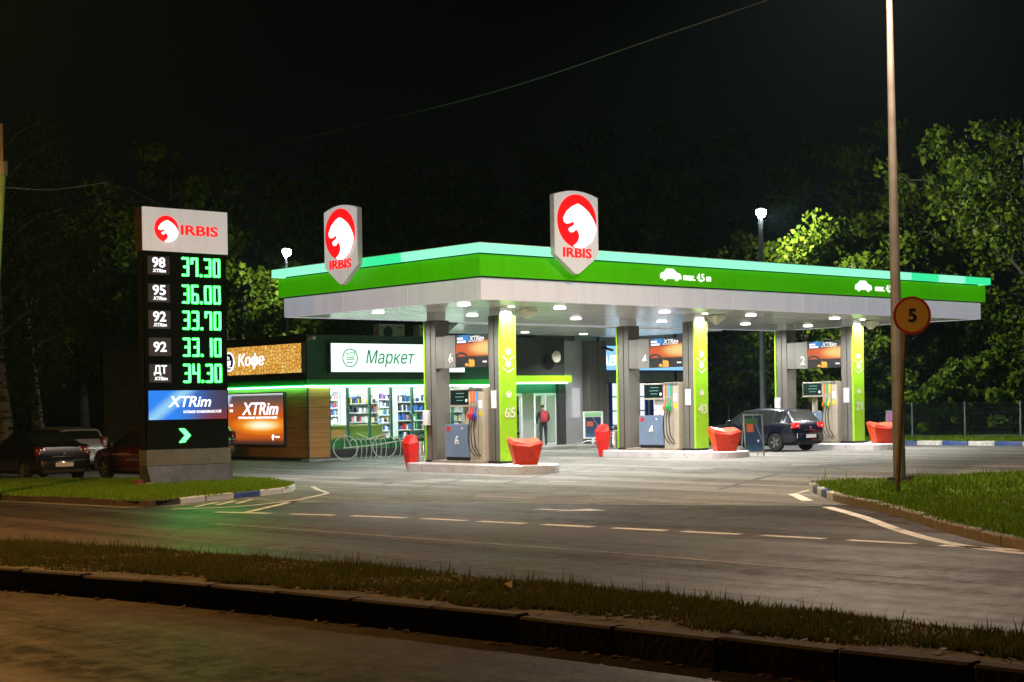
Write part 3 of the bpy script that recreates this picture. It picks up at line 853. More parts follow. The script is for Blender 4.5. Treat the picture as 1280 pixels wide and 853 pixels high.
def shield(label, P, fr, w_=1.62):
    s = thing('shield_sign', label, 'sign', P, 'shield signs on the canopy edge')
    h = w_ / 2
    out = [(-h, -0.62), (-0.08, -1.12), (0, -1.135), (0.08, -1.12), (h, -0.62), (h, 0.98)] + [(h * (1 - 2 * t), 0.98 + 0.14 * (1 - (1 - 2 * t) ** 2)) for t in (0.15, .3, .4, .5, .6, .7, .85)] + [(-h, 0.98)]
    b = MB(); b.prism(out, P, fr, 0.0, 0.16); b.build('casing', M['sign_side'], s)
    b = MB(); b.prism([(u * 0.995, v * 0.995) for u, v in out], P, fr, 0.1605, 0.172); b.build('face', M['sign_white'], s)
    emblem(s, Vector(P) + fr[1] * 0.30, fr, 0.73, 0.173)
    text('IRBIS', Vector(P) - fr[1] * 0.56, fr, M['logo_red'], s, width=1.05, height=0.26, bold=0.012, depth=0.03, d=0.173)
    return s
shield('white shield sign with red emblem on the short canopy side', Vector((-0.29, 5.62, 6.48)), FA)
shield('white shield sign with red emblem on the long canopy side', Vector((3.04, -0.29, 6.48)), FB)

# ------------------------------------------------------------------ pump islands
isl_m = mat('island_concrete', (0.5, 0.48, 0.46), 0.6, vary=0.15, bump=0.3, dirt=(0.28, 0.24, 0.2))
edge_m = mat('island_steel_edge', (0.66, 0.65, 0.68), 0.3, metal=0.25, vary=0.08)
for i, x in enumerate(CX):
    lab = ['nearest raised pump island, with polished steel edge', 'middle raised pump island with pale kerb edge', 'raised pump island under pump 2, behind the dark hatchback'][i]
    cx0 = x + 0.15
    t = thing('pump_island', lab, 'island', (cx0, 3.5, G(cx0)), 'pump islands')
    zt = ISZ[i]; zg = G(cx0) - 0.12
    pl = arc(cx0, 1.35, 0.85, 180, 360, 10, 0.75) + arc(cx0, 5.75, 0.85, 0, 180, 10, 0.55)
    pin = [(cx0 + (u - cx0) * 0.97, 3.5 + (v - 3.5) * 0.985) for u, v in pl]
    HR = (Vector((1, 0, 0)), Vector((0, 1, 0)))
    b = MB(); b.prism(pin, (0, 0, 0), HR, zg, zt); b.build('slab', isl_m, t)
    b = MB()
    k = len(pl)
    for q in range(k):
        q2 = (q + 1) % k
        b.hexa([(*pl[q], zg), (*pl[q2], zg), (*pin[q2], zg), (*pin[q], zg), (pl[q][0], pl[q][1], zt - 0.03), (pl[q2][0], pl[q2][1], zt - 0.03), (*pin[q2], zt + 0.006), (*pin[q], zt + 0.006)])
    b.build('edge_strip', edge_m, t)
    b = MB(); b.box(x - 0.25, x + 0.75, 2.96, 5.26, zt + 0.001, zt + 0.07); b.build('pump_plinth', mat('plinth', (0.26, 0.22, 0.18), 0.7, vary=0.2), t)

# ------------------------------------------------------------------ fuel pumps
scr = emit('pump_screen', (0.3, 0.7, 0.6), 0.16)
disp = mat('pump_display', (0.01, 0.02, 0.02), 0.15)
NOZ = [('nozzle_red', 'nozzle_red', 'nozzle_blue'), ('nozzle_orange', 'nozzle_green', 'nozzle_green'), ('nozzle_orange', 'nozzle_green', 'nozzle_yellow')]
STR = [('nozzle_orange', 'nozzle_orange', 'stripe_blue'), ('nozzle_orange', 'stripe_blue', 'nozzle_green'), ('nozzle_orange', 'nozzle_green', 'nozzle_yellow')]
for i, x in enumerate(CX):
    z = ISZ[i] + 0.071
    lab = ['nearest fuel pump, marked 6 on its blue grey door, with red and blue nozzles', 'middle fuel pump, marked 4 on its blue grey door, with paper trays', 'fuel pump on the far island behind the dark hatchback'][i]
    t = thing('fuel_pump', lab, 'fuel pump', (x, 4.0, z), 'fuel pumps')
    xf = x - 0.12                                   # face towards the camera
    b = MB(); b.bbox(xf, x + 0.5, 3.62, 4.72, z, z + 0.12, 0.01); b.build('plinth', M['black'], t)
    b = MB(); b.bbox(xf + 0.02, x + 0.48, 3.63, 4.71, z + 0.121, z + 1.02, 0.02); c = b.build('cabinet', M['beige'], t)
    b = MB(); b.bbox(xf - 0.03, xf + 0.018, 3.64, 4.74, z + 0.10, z + 1.05, 0.008); d = b.build('door', M['pump_blue'], t)
    text('642'[i], (xf - 0.03, 4.2, z + 0.58), FA, M['letter_white'], d, height=0.30, bold=0.02, depth=0.006)
    b = MB(); b.prism(disc(-3.95, z + 0.93, 0.03, 12), (xf - 0.03, 0, 0), FA, 0, 0.01); b.build('lock', M['letter_white'], d)
    # hose column and side panel
    b = MB(); b.bbox(xf - 0.02, x + 0.5, 2.98, 3.618, z, z + 2.1, 0.015); hc = b.build('hose_column', M['beige'], t)
    b = MB(); b.box(xf - 0.024, xf - 0.021, 3.215, 3.225, z + 0.05, z + 2.05); b.build('panel_joint', M['black'], hc)
    # head with display, open below
    b = MB(); b.bbox(xf - 0.01, x + 0.45, 3.62, 4.52, z + 1.56, z + 2.08, 0.015); hd = b.build('display_head', M['beige'], t)
    b = MB(); b.rect(-4.48, -3.66, z + 1.62, z + 2.04, (xf - 0.01, 0, 0), FA, 0, 0.012); sc_ = b.build('display', disp, hd)
    for zz, l0, l1 in ((1.93, -4.2, -3.85), (1.83, -4.25, -3.85), (1.73, -4.2, -3.9)):
        b = MB(); b.rect(l0, l1, z + zz, z + zz + 0.022, (xf - 0.022, 0, 0), FA, 0, 0.004); b.build('readout', scr, hd)
    b = MB(); b.prism(disc(-3.75, z + 1.73, 0.05, 14), (xf - 0.022, 0, 0), FA, 0, 0.004); b.build('badge', M['letter_white'], hd)
    # rear post so that the head is carried on both sides
    b = MB(); b.box(x + 0.30, x + 0.44, 4.30, 4.44, z + 1.0, z + 1.58); b.build('head_post', M['beige'], t)
    if i == 1:
        for zz in (1.08, 1.26, 1.42):
            b = MB(); b.bbox(x + 0.0, x + 0.3, 3.66, 4.18, z + zz, z + zz + 0.15, 0.01); b.build('paper_tray', M['white_metal'], t)
    b = MB(); b.rect(-3.20, -3.04, z + 1.50, z + 1.74, (xf - 0.02, 0, 0), FA, 0, 0.006); b.build('sticker', M['letter_white'], hc)
    b = MB(); b.rect(-3.19, -3.05, z + 1.28, z + 1.42, (xf - 0.02, 0, 0), FA, 0, 0.006); b.build('sticker', M['nozzle_yellow'], hc)
    b = MB(); b.rect(-3.62, -3.0, z + 2.03, z + 2.09, (xf - 0.02, 0, 0), FA, 0, 0.03); b.build('head_trim', M['steel'], hc)
    b = MB(); b.rect(-4.66, -4.50, z + 0.86, z + 0.98, (xf - 0.03, 0, 0), FA, 0, 0.006); b.build('sticker', M['nozzle_red'], d)
    for k in range(3):
        yk = 3.52 - k * 0.115
        b = MB(); b.rect(-yk - 0.038, -yk + 0.038, z + 1.66, z + 2.03, (xf - 0.02, 0, 0), FA, 0, 0.012); b.build('grade_strip', M[STR[i][k]], hc)
        n_ = MB()
        n_.tube([(xf - 0.04, yk, z + 1.55), (xf - 0.07, yk, z + 1.42), (xf - 0.11, yk, z + 1.30), (xf - 0.09, yk, z + 1.18)], [0.018, 0.026, 0.04, 0.03], 8)
        n_.box(xf - 0.16, xf - 0.06, yk - 0.035, yk + 0.035, z + 1.24, z + 1.34)
        nz = n_.build('nozzle', M[NOZ[i][k]], t)
        b = MB(); b.tube([(xf - 0.035, yk, z + 1.62), (xf - 0.05, yk, z + 1.5)], 0.018, 6); b.build('spout', M['steel'], nz)
        hs = MB()
        hs.tube(catmull([(xf - 0.09, yk, z + 1.18), (xf - 0.13, yk + 0.02, z + 0.9), (xf - 0.12, yk + 0.05 - 0.03 * k, z + 0.6), (xf - 0.1, yk - 0.02, z + 0.32 + 0.05 * k), (xf - 0.07, yk - 0.10, z + 0.2 + 0.03 * k), (xf - 0.03, yk - 0.16, z + 0.14)], 5), 0.015, 6)
        hs.build('hose', M['rubber'], t)

# ------------------------------------------------------------------ banners between the columns
def ban(nt):
    u, v, _ = uvx(nt)
    wob = noise(nt, 3.0, 3.0, 0.6, coord='UV')
    glow = ((u - 1.0).pw(2.0) * 1.3 + (v - 0.58).pw(2.0) * 9.0)
    g2 = glow.ss(0.75, 0.0)
    c = mixc(nt, u.ss(0.0, 1.0), (0.75, 0.10, 0.01), (1.0, 0.22, 0.01))
    c = mixc(nt, g2.pw(1.6), c, (1.0, 0.75, 0.25))
    sky_ = (v + wob * 0.14 - u * 0.10).ss(0.72, 0.84)
    c = mixc(nt, sky_, c, (0.05, 0.05, 0.06))
    blue = ((u - 0.28).absv().ss(0.28, 0.05) * v.ss(0.72, 0.86))
    c = mixc(nt, blue, c, (0.05, 0.30, 0.75))
    low = (v + wob * 0.08).ss(0.42, 0.34)
    return mixc(nt, low, c, (0.015, 0.013, 0.016))
ban_m = emit_art('banner_print', ban, 0.9)
dash_m = mat('banner_dark_print', (0.01, 0.01, 0.013), 0.4)
hand_m = emit('banner_hand_print', (1.0, 0.42, 0.05), 0.7)
txt_m = emit('banner_text', (0.95, 0.95, 0.95), 0.9)
for i, x in enumerate(CX):
    lab = ['sunset driver banner nearest the camera, in front of the shop', 'sunset driver banner over the middle island, before the light blue sign', 'sunset driver banner over the far pump, dark trees behind'][i]
    zb = (2.95, 2.97, 2.98)[i]
    t = thing('banner', lab, 'banner', (x + 0.1, 4.0, zb), 'sunset banners between the columns')
    xf = x - 0.02
    b = MB(); b.box(xf + 0.02, xf + 0.24, 2.905, 5.295, zb, zb + 0.93); b.build('box', M['grey_clad'], t)
    # number plate at the left end
    b = MB(); b.rect(-4.83, -4.33, zb - 0.01, zb + 0.94, (xf, 0, 0), FA, -0.018, 0.03); pl = b.build('number_plate', mat('plate_grey', (0.17, 0.17, 0.15), 0.4), t)
    text('642'[i], (xf - 0.03, 4.54, zb + 0.28), FA, M['letter_white'], pl, height=0.30, bold=0.02, depth=0.006)
    b = MB(); b.rect(-4.32, -2.91, zb + 0.0, zb + 0.93, (xf, 0, 0), FA, -0.018, 0.012); pr = b.build('print', ban_m, t)
    W_ = 1.41
    def q(u, v): return (-4.32 + u * W_, zb + v * 0.93)
    rim_o = arc(0.17, -0.02, 0.33, 0, 180, 18, 0.50); rim_i = arc(0.17, -0.02, 0.28, 0, 180, 18, 0.43)
    b = MB()
    for k in range(18):
        qs = [rim_o[k], rim_o[k + 1], rim_i[k + 1], rim_i[k]]
        b.prism([q(max(0.0, u), max(0.0, v)) for u, v in qs], (xf, 0, 0), FA, 0.0125, 0.016)
    b.prism([q(0.02, 0), q(0.30, 0), q(0.27, 0.22), q(0.08, 0.25)], (xf, 0, 0), FA, 0.0125, 0.0165)
    b.prism([q(0.62, 0), q(1, 0), q(1, 0.24), q(0.86, 0.31), q(0.68, 0.30)], (xf, 0, 0), FA, 0.0125, 0.0165)
    b.build('wheel_print', dash_m, t)
    b = MB(); b.prism([q(.42, .01), q(.60, .01), q(.60, .18), q(.55, .24), q(.5, .22), q(.45, .26), q(.41, .2), q(.43, .12)], (xf, 0, 0), FA, 0.0166, 0.019)
    b.prism([q(.28, .06), q(.36, .02), q(.42, .05), q(.38, .13), q(.32, .12)], (xf, 0, 0), FA, 0.0166, 0.019)
    b.build('hand_print', hand_m, t)
    text('XTRim', (xf, -(q(0.67, 0)[0]), q(0, 0.885)[1]), FA, txt_m, t, width=0.66, height=0.13, shear=0.25, bold=0.02, depth=0.008, d=0.0125)
    for r_ in ((.42, .88, .785, .80), (.05, .24, .86, .93), (.05, .33, .76, .83), (.915, .985, .12, .17)):
        b = MB(); b.rect(q(r_[0], 0)[0], q(r_[1], 0)[0], q(0, r_[2])[1], q(0, r_[3])[1], (xf, 0, 0), FA, 0.0175, 0.02); b.build('print_mark', txt_m, t)
    b = MB(); b.prism(disc(*q(.88, .15), 0.03, 12), (xf, 0, 0), FA, 0.017, 0.02); b.build('print_mark', txt_m, t)

# ------------------------------------------------------------------ red tubs, bins
def tub(label, x, y, z, m_, rz):
    t = thing('faceted_tub', label, 'planter', (x, y, z), 'orange red faceted tubs on the islands', rz)
    b = MB()
    lo = [(-.31, -.25), (.29, -.28), (.33, .25), (-.27, .28)]
    mid = [(-.44, -.34), (.06, -.42), (.45, -.32), (.47, .32), (-.02, .40), (-.44, .35)]
    n = 0
    b.v += [(*p, 0.0) for p in lo]
    b.v += [(mid[k][0], mid[k][1], (.56, .50, .60, .66, .62, .70)[k]) for k in range(6)]
    b.v += [(mid[k][0] * .86, mid[k][1] * .82, (.66, .57, .66, .73, .70, .76)[k]) for k in range(6)]
    b._f(3, 2, 1, 0)
    L = [0, 1, 2, 3]; Mi = [4, 5, 6, 7, 8, 9]; T = [10, 11, 12, 13, 14, 15]
    b._f(0, 1, 5); b._f(0, 5, 4); b._f(1, 6, 5); b._f(1, 2, 7); b._f(1, 7, 6); b._f(2, 3, 8); b._f(2, 8, 7); b._f(3, 0, 4); b._f(3, 4, 9); b._f(3, 9, 8)
    for k in range(6):
        k2 = (k + 1) % 6
        b._f(Mi[k], Mi[k2], T[k2], T[k])
    c = len(b.v); b.v.append((0.02, 0.0, 0.60))
    b.mi = [0] * len(b.f)
    link('shell', b.mesh('shell', m_), t)
    l = MB(); l.v += b.v[10:16] + [b.v[c]]
    for k in range(6): l._f(k, (k + 1) % 6, 6)
    link('lid', l.mesh('lid', mat('tub_lid', (0.75, 0.10, 0.05), 0.28)), t)
    return t
tub('orange red faceted tub on the nose of the nearest island', 2.55, 1.25, ISZ[0], M['orange_red'], -0.5)
tub('orange red faceted tub left of the dark blue poster board', 10.85, 1.3, ISZ[1], M['orange_red'], -0.5)
tub('orange red faceted tub on the far island, left of the purple poster', 18.95, 1.3, ISZ[2], M['orange_red'], -0.5)

def tallbin(label, x, y, z):
    t = thing('faceted_bin', label, 'bin', (x, y, z), 'tall red faceted bins at the island ends', -0.5)
    b = MB()
    lev = [(0.0, .14, .14), (.40, .215, .20), (.80, .27, .25), (1.0, .17, .15), (1.07, .03, .03)]
    k = 6
    for (h, rx, ry) in lev:
        for j in range(k):
            an = 2 * math.pi * (j + (0.25 if h in (.35, 1.0) else 0)) / k
            b.v.append((rx * math.cos(an) * (1.08 if j % 2 else 0.95), ry * math.sin(an), h + (0.04 * (j % 2) if 0.5 < h < 1.05 else 0)))
    for i in range(len(lev) - 1):
        for j in range(k):
            j2 = (j + 1) % k
            b._f(i * k + j, i * k + j2, (i + 1) * k + j2); b._f(i * k + j, (i + 1) * k + j2, (i + 1) * k + j)
    b._f(*[k - 1 - j for j in range(k)]); b._f(*[(len(lev) - 1) * k + j for j in range(k)])
    link('body', b.mesh('body', M['red']), t)
    f = MB(); f.lathe([(.12, -0.02), (.12, 0.015)], (0, 0, 0), n=10); link('foot', f.mesh('foot', M['black']), t)
    return t
tallbin('tall red faceted bin at the end of the nearest island', 2.3, 6.05, G(2.2) + 0.01)
tallbin('tall red faceted bin at the end of the middle island', 10.2, 6.0, G(10) + 0.01)
for lab, x, y, z in (('ribbed grey litter bin behind the near red bin', 2.55, 6.0, ISZ[0]), ('ribbed grey litter bin behind the middle red bin', 10.75, 6.05, ISZ[1])):
    t = thing('litter_bin', lab, 'bin', (x, y, z), 'ribbed grey litter bins')
    pr = []
    for k in range(12): pr += [(0.135, 0.04 + k * 0.05), (0.15, 0.065 + k * 0.05)]
    b = MB(); b.lathe(pr, (0, 0, 0), n=18); link('body', b.mesh('body', M['steel'], smooth=30), t)
    b = MB(); b.lathe([(0.155, 0.645), (0.155, 0.70), (0.11, 0.78)], (0, 0, 0), n=18); link('lid', b.mesh('lid', M['black']), t)

# ------------------------------------------------------------------ poster boards
def p_blue(nt):
    u, v, _ = uvx(nt)
    nz = noise(nt, 4.0, 4.0, coord='UV')
    c = mixc(nt, v.ss(0.0, 1.0), (0.025, 0.06, 0.14), (0.012, 0.018, 0.05))
    c = mixc(nt, (v + nz * 0.3).ss(0.35, 0.2), c, (0.04, 0.11, 0.22))
    blk = (u - 0.3).absv().ss(0.22, 0.18) * (v - 0.66).absv().ss(0.14, 0.11)
    c = mixc(nt, blk, c, (0.45, 0.10, 0.04))
    return mixc(nt, ((u * 0.7 + v * 0.5) - 0.83).absv().ss(0.02, 0.008), c, (0.2, 0.3, 0.45))
def p_purple(nt):
    u, v, _ = uvx(nt)
    c = mixc(nt, noise(nt, 5.0, 3.0, coord='UV'), (0.22, 0.07, 0.20), (0.36, 0.15, 0.30))
    d = ((u - 0.62).pw(2.0) * 4.0 + (v - 0.22).pw(2.0) * 14.0).ss(0.22, 0.08)
    return mixc(nt, d, c, (0.28, 0.45, 0.06))
POSTB = print_art('board_poster_blue', p_blue); POSTP = print_art('board_poster_purple', p_purple)
fr_m = mat('board_frame', (0.24, 0.26, 0.23), 0.45, metal=0.3)
def aframe(label, x, y, rz, poster, kind):
    t = thing('poster_board', label, 'poster board', (x, y, G(x)), None, rz)
    W_, H_ = 0.28, 1.15
    def pr(b, x0, x1, z0, z1, d0, d1, lean=0.14):
        n0 = len(b.v)
        b.rect(x0, x1, z0, z1, (0, 0, 0), FB, d0, d1)
        for k in range(n0, len(b.v)):
            vx, vy, vz = b.v[k]; b.v[k] = (vx, vy - (1.3 - vz) * lean + 0.08, vz)
    b = MB(); pr(b, -W_, W_, 0.17, 1.28, 0, 0.02); link('poster', b.mesh('poster', poster), t)
    b = MB()
    pr(b, -W_ - 0.035, -W_, 0.0, 1.32, -0.01, 0.03); pr(b, W_, W_ + 0.035, 0.0, 1.32, -0.01, 0.03)
    pr(b, -W_, W_, 1.281, 1.32, -0.01, 0.03); pr(b, -W_, W_, 0.13, 0.169, -0.01, 0.03)
    link('frame', b.mesh('frame', fr_m), t)
    b = MB()
    for s in (-1, 1): b.tube([(s * W_, 0.09, 1.28), (s * W_, 0.42, 0.0)], 0.015, 6)
    b.tube([(-W_, 0.36, 0.25), (W_, 0.36, 0.25)], 0.012, 6)
    link('rear_legs', b.mesh('rear_legs', fr_m), t)
    if kind == 'blue':
        b = MB(); pr(b, -W_ + 0.01, W_ - 0.12, 1.02, 1.20, 0.0205, 0.024); link('heading', b.mesh('heading', mat('board_heading', (0.03, 0.10, 0.035), 0.5)), t)
        b = MB(); pr(b, 0.10, 0.16, 0.45, 0.52, 0.0205, 0.023); link('print_mark', b.mesh('print_mark', M['letter_white']), t)
    else:
        b = MB()
        for k in range(7):
            z0 = 0.62 + k * 0.075
            pr(b, -0.10 + 0.02 * math.sin(k * 2), 0.08 + 0.03 * math.cos(k * 1.7), z0, z0 + 0.03, 0.0205, 0.023)
        link('script_print', b.mesh('script_print', mat('board_script', (0.6, 0.45, 0.55), 0.5)), t)
    return t
aframe('grey framed poster board with dark blue poster, in front of the dark hatchback', 12.0, 1.1, R_(-30), POSTB, 'blue')
aframe('leaning poster board with purple poster beside the far island', 21.95, 2.95, R_(-34), POSTP, 'purple')

# poster stand by the shop door
t = thing('poster_stand', 'rounded poster stand with blue poster on the pavement beside the shop door', 'poster stand', (17.75, 14.35, 0.24))
X0, Y0, Z0 = 17.75, 14.35, 0.24
FD = (Vector((math.cos(R_(-38)), math.sin(R_(-38)), 0)), Vector((0, 0, 1)))
b = MB(); b.rect(-.40, .40, .22, 1.30, (X0, Y0, Z0), FD, -0.03, 0.03); b.build('frame', M['white_metal'], t)
b = MB(); b.rect(-.31, .31, .28, 1.08, (X0, Y0, Z0), FD, 0.031, 0.04); b.build('poster', print_art('stand_poster', p_blue), t)
b = MB(); b.rect(-.34, .34, 1.11, 1.27, (X0, Y0, Z0), FD, 0.031, 0.04); b.build('heading', mat('stand_heading', (0.25, 0.5, 0.25), 0.5), t)
b = MB(); b.tube([(X0, Y0, Z0 + 0.03), (X0, Y0, Z0 + 0.22)], 0.06, 8)
for s in (-1, 1):
    b.tube([tuple(Vector((X0, Y0, Z0 + 0.09)) + FD[0] * (s * k * 0.16) + Vector((0, 0, [0.03, 0.05, 0.03, -0.06][k]))) for k in range(4)], 0.025, 6)
b.build('foot', M['white_metal'], t)

# ------------------------------------------------------------------ price pylon
PX0, PX1, PY_ = -7.65, -5.25, 3.85
py = thing('price_pylon', 'tall black price pylon with green digits and white header on the left lawn', 'price sign', ((PX0 + PX1) / 2, PY_ + 0.18, -0.02))
body_m = mat('pylon_black', (0.004, 0.0045, 0.006), 0.22, spec=0.25)
clad_m = mat('pylon_grey', (0.13, 0.135, 0.125), 0.42, vary=0.12, dirt=(0.07, 0.07, 0.065))
header_side_m = mat('pylon_header_side', (0.10, 0.06, 0.035), 0.5, vary=0.3)  # brown colour of the header casing
b = MB(); b.box(PX0 + 0.04, PX1 - 0.04, PY_ + 0.02, PY_ + 0.36, 0.86, 5.80); bo = b.build('body', body_m, py)
b = MB(); b.box(PX0, PX1, PY_ + 0.05, PY_ + 0.40, 5.81, 6.90); b.build('header_casing', header_side_m, py)
b = MB(); b.rect(PX0 + 0.005, PX1 - 0.005, 5.815, 6.895, (0, PY_ + 0.05, 0), FB, 0.001, 0.08); hf = b.build('header_face', M['sign_white'], py)
emblem(hf, Vector((-7.02, PY_ - 0.03, 6.37)), FB, 0.335, 0.001)
text('IRBIS', (-6.08, PY_ - 0.03, 6.37), FB, M['logo_red'], hf, width=1.06, height=0.25, bold=0.014, depth=0.025, d=0.001)
# cabinet panels that divide the face
for (z0, z1) in ((5.12, 5.79), (4.45, 5.1), (3.77, 4.43), (3.10, 3.75), (2.40, 3.08)):
    b = MB(); b.rect(PX0 + 0.09, PX1 - 0.09, z0, z1, (0, PY_ + 0.02, 0), FB, 0.001, 0.012); b.build('price_panel', mat('pylon_panel', (0.003, 0.006, 0.011), 0.2, spec=0.25), py)
SEG = {'0': 'abcdef', '1': 'bc', '2': 'abged', '3': 'abgcd', '4': 'fgbc', '5': 'afgcd', '6': 'afgedc', '7': 'abch', '8': 'abcdefg', '9': 'abcdfg'}
def digits(s, x0, x1, zc, h, P, fr, parent):
    w_ = 0.2; st = 0.05; cell = w_ + 0.062
    x = x0
    for ch in s:
        b = MB()
        if ch == '.':
            b.rect(x - 0.008, x + 0.052, zc - h / 2, zc - h / 2 + 0.06, P, fr, 0, 0.02); x += 0.115; b.build('decimal_point', M['led_digit'], parent); continue
        top, bot = zc + h / 2, zc - h / 2
        for q in SEG[ch]:
            if q == 'a': r = (x, x + w_, top - st, top)
            if q == 'd': r = (x, x + w_, bot, bot + st)
            if q == 'g': r = (x + (st if ch in '64' else 0.05), x + w_ - st, zc - st / 2, zc + st / 2)
            if q == 'b': r = (x + w_ - st, x + w_, zc + 0.001 if ch != '4' else zc, top - (st if 'a' in SEG[ch] else 0))
            if q == 'c': r = (x + w_ - st, x + w_, bot + (st if 'd' in SEG[ch] else 0), zc)
            if q == 'e': r = (x, x + st, bot + st, zc)
            if q == 'f': r = (x, x + st, (zc if 'e' in SEG[ch] else zc - st / 2), top - (st if 'a' in SEG[ch] else 0))
            if q == 'h': r = (x, x + st, top - 0.16, top - st)
            c_ = 0.018 if q in 'ad' else 0.0
            b.prism([(r[0] + c_, r[2]), (r[1] - c_, r[2]), (r[1], r[2] + c_), (r[1], r[3] - c_), (r[1] - c_, r[3]), (r[0] + c_, r[3]), (r[0], r[3] - c_), (r[0], r[2] + c_)] if c_ else [(r[0], r[2]), (r[1], r[2]), (r[1], r[3]), (r[0], r[3])], P, fr, 0, 0.02)
        b.build('price_digit', M['led_digit'], parent)
        x += cell
tile_m = mat('grade_tile', (0.06, 0.065, 0.095), 0.35)
ROWS = [('98', '37.30', 5.45, 1), ('95', '36.00', 4.76, 1), ('92', '33.70', 4.10, 1), ('92', '33.10', 3.42, 0), ('ДТ', '34.30', 2.76, 1)]
for g_, pr, zc, sub in ROWS:
    b = MB(); b.rect(-7.54, -6.93, zc - 0.23, zc + 0.23, (0, PY_ + 0.008, 0), FB, 0.0005, 0.02); tl = b.build('grade_tile', tile_m, py)
    text(g_, (-7.235, PY_ - 0.012, zc + (0.075 if sub else 0.0)), FB, M['lit_white'], tl, width=0.36, height=0.255, bold=0.018, depth=0.012, d=0.0)
    if sub: text('XTRim', (-7.225, PY_ - 0.012, zc - 0.13), FB, M['lit_white'], tl, width=0.37, height=0.085, shear=0.2, bold=0.01, depth=0.012, d=0.0)
    digits(pr, -6.58, -5.45, zc, 0.47, (0, PY_ + 0.008, 0), FB, py)
def xt_blue(nt):
    u, v, _ = uvx(nt)
    c = mixc(nt, u.ss(0.25, 0.95), (0.02, 0.25, 0.95), (0.05, 0.05, 0.10))
    st_ = ((u - v * 0.45 - 0.02).absv()).ss(0.20, 0.0)
    c = mixc(nt, st_ * 0.85, c, (0.35, 0.75, 1.0))
    red = (u.ss(0.4, 0.9) * v.ss(0.5, 0.0))
    return mixc(nt, red, c, (0.22, 0.03, 0.05))
b = MB(); b.rect(PX0 + 0.09, PX1 - 0.09, 1.60, 2.33, (0, PY_ + 0.02, 0), FB, 0.001, 0.03); xp = b.build('poster_panel', emit_art('xt_blue_print', xt_blue, 0.95), py)
text('XTRim', (-6.42, PY_ - 0.01, 2.05), FB, M['lit_white'], xp, width=1.22, height=0.27, shear=0.25, bold=0.012, depth=0.01)
text('БОЛЬШЕ ВОЗМОЖНОСТЕЙ', (-6.06, PY_ - 0.01, 1.80), FB, M['lit_white'], xp, width=1.08, height=0.085, bold=0.0, depth=0.01)
b = MB(); b.prism([(-6.72, 1.37), (-6.58, 1.37), (-6.40, 1.195), (-6.58, 1.02), (-6.72, 1.02), (-6.55, 1.195)], (0, PY_ + 0.02, 0), FB, 0.001, 0.025); b.build('arrow', M['led_digit'], py)
b = MB(); b.box(PX0, PX1, PY_ - 0.01, PY_ + 0.38, 0.46, 0.855); b.build('plinth_panel', clad_m, py)
b = MB(); b.hexa([(PX0 + 0.1, PY_ - 0.10, -0.06), (PX1 + 0.03, PY_ - 0.09, -0.02), (PX1, PY_ + 0.38, -0.06), (PX0, PY_ + 0.38, -0.06), (PX0, PY_ - 0.005, 0.45), (PX1, PY_ - 0.005, 0.45), (PX1, PY_ + 0.38, 0.45), (PX0, PY_ + 0.38, 0.45)]); b.build('plinth_panel', mat('pylon_bent_panel', (0.10, 0.11, 0.13), 0.35, metal=0.4, vary=0.2), py)
b = MB(); b.box(PX0 - 0.004, PX0 + 0.02, PY_ + 0.1, PY_ + 0.3, 0.9, 5.79); b.build('side_strip', M['black'], py)
brk = mat('old_brick', (0.22, 0.07, 0.045), 0.9, vary=0.3, bump=0.5)
for k, (dx, dy, rz, zz) in enumerate(((-0.22, 0.0, 0.2, 0.0), (-0.12, 0.22, 1.2, 0.0), (-0.2, 0.05, 0.6, 0.075), (0.02, -0.12, -0.2, 0.0))):
    t = thing('brick', ['old red brick on the grass at the pylon foot', 'old red brick beside the pylon corner, furthest back', 'old red brick lying on top of another at the pylon foot', 'pale brick lying in front of the pylon corner'][k], 'brick', (PX0 + dx, PY_ + dy, -0.015 + zz), 'bricks at the pylon foot', rz)
    b = MB(); b.bbox(-.125, .125, -.06, .06, 0, .07, 0.006); link('block', b.mesh('block', brk if k < 3 else M['concrete']), t)

# ------------------------------------------------------------------ shop building
bd = thing('shop_building', 'low shop building with dark green parapet, wood cladding and lit shop windows', 'building', (11, 22, 0.0))
par_m = mat('parapet_dark_green', (0.012, 0.09, 0.035), 0.45, vary=0.12, vscale=0.8)
pard_m = mat('parapet_dark', (0.05, 0.052, 0.045), 0.45, vary=0.12, vscale=0.8)
gband_m = mat('green_band', (0.015, 0.30, 0.03), 0.35)
gled = emit('green_led_line', (0.10, 1.0, 0.34), 16.0)
gledw = emit('green_led_line_pale', (0.35, 1.0, 0.62), 14.0)
grey_p = mat('grey_wall_panel', (0.26, 0.27, 0.26), 0.6, vary=0.12, vscale=0.7)
int_w = mat('interior_white', (0.75, 0.75, 0.73), 0.6)
BX0, BX1, BY0, BY1 = 4.93, 17.2, 15.45, 31.0
def pbox(name, x0, x1, y0, y1, z0, z1, m_, parent=None):
    b = MB(); b.box(x0, x1, y0, y1, z0, z1); return b.build(name, m_, parent or bd)
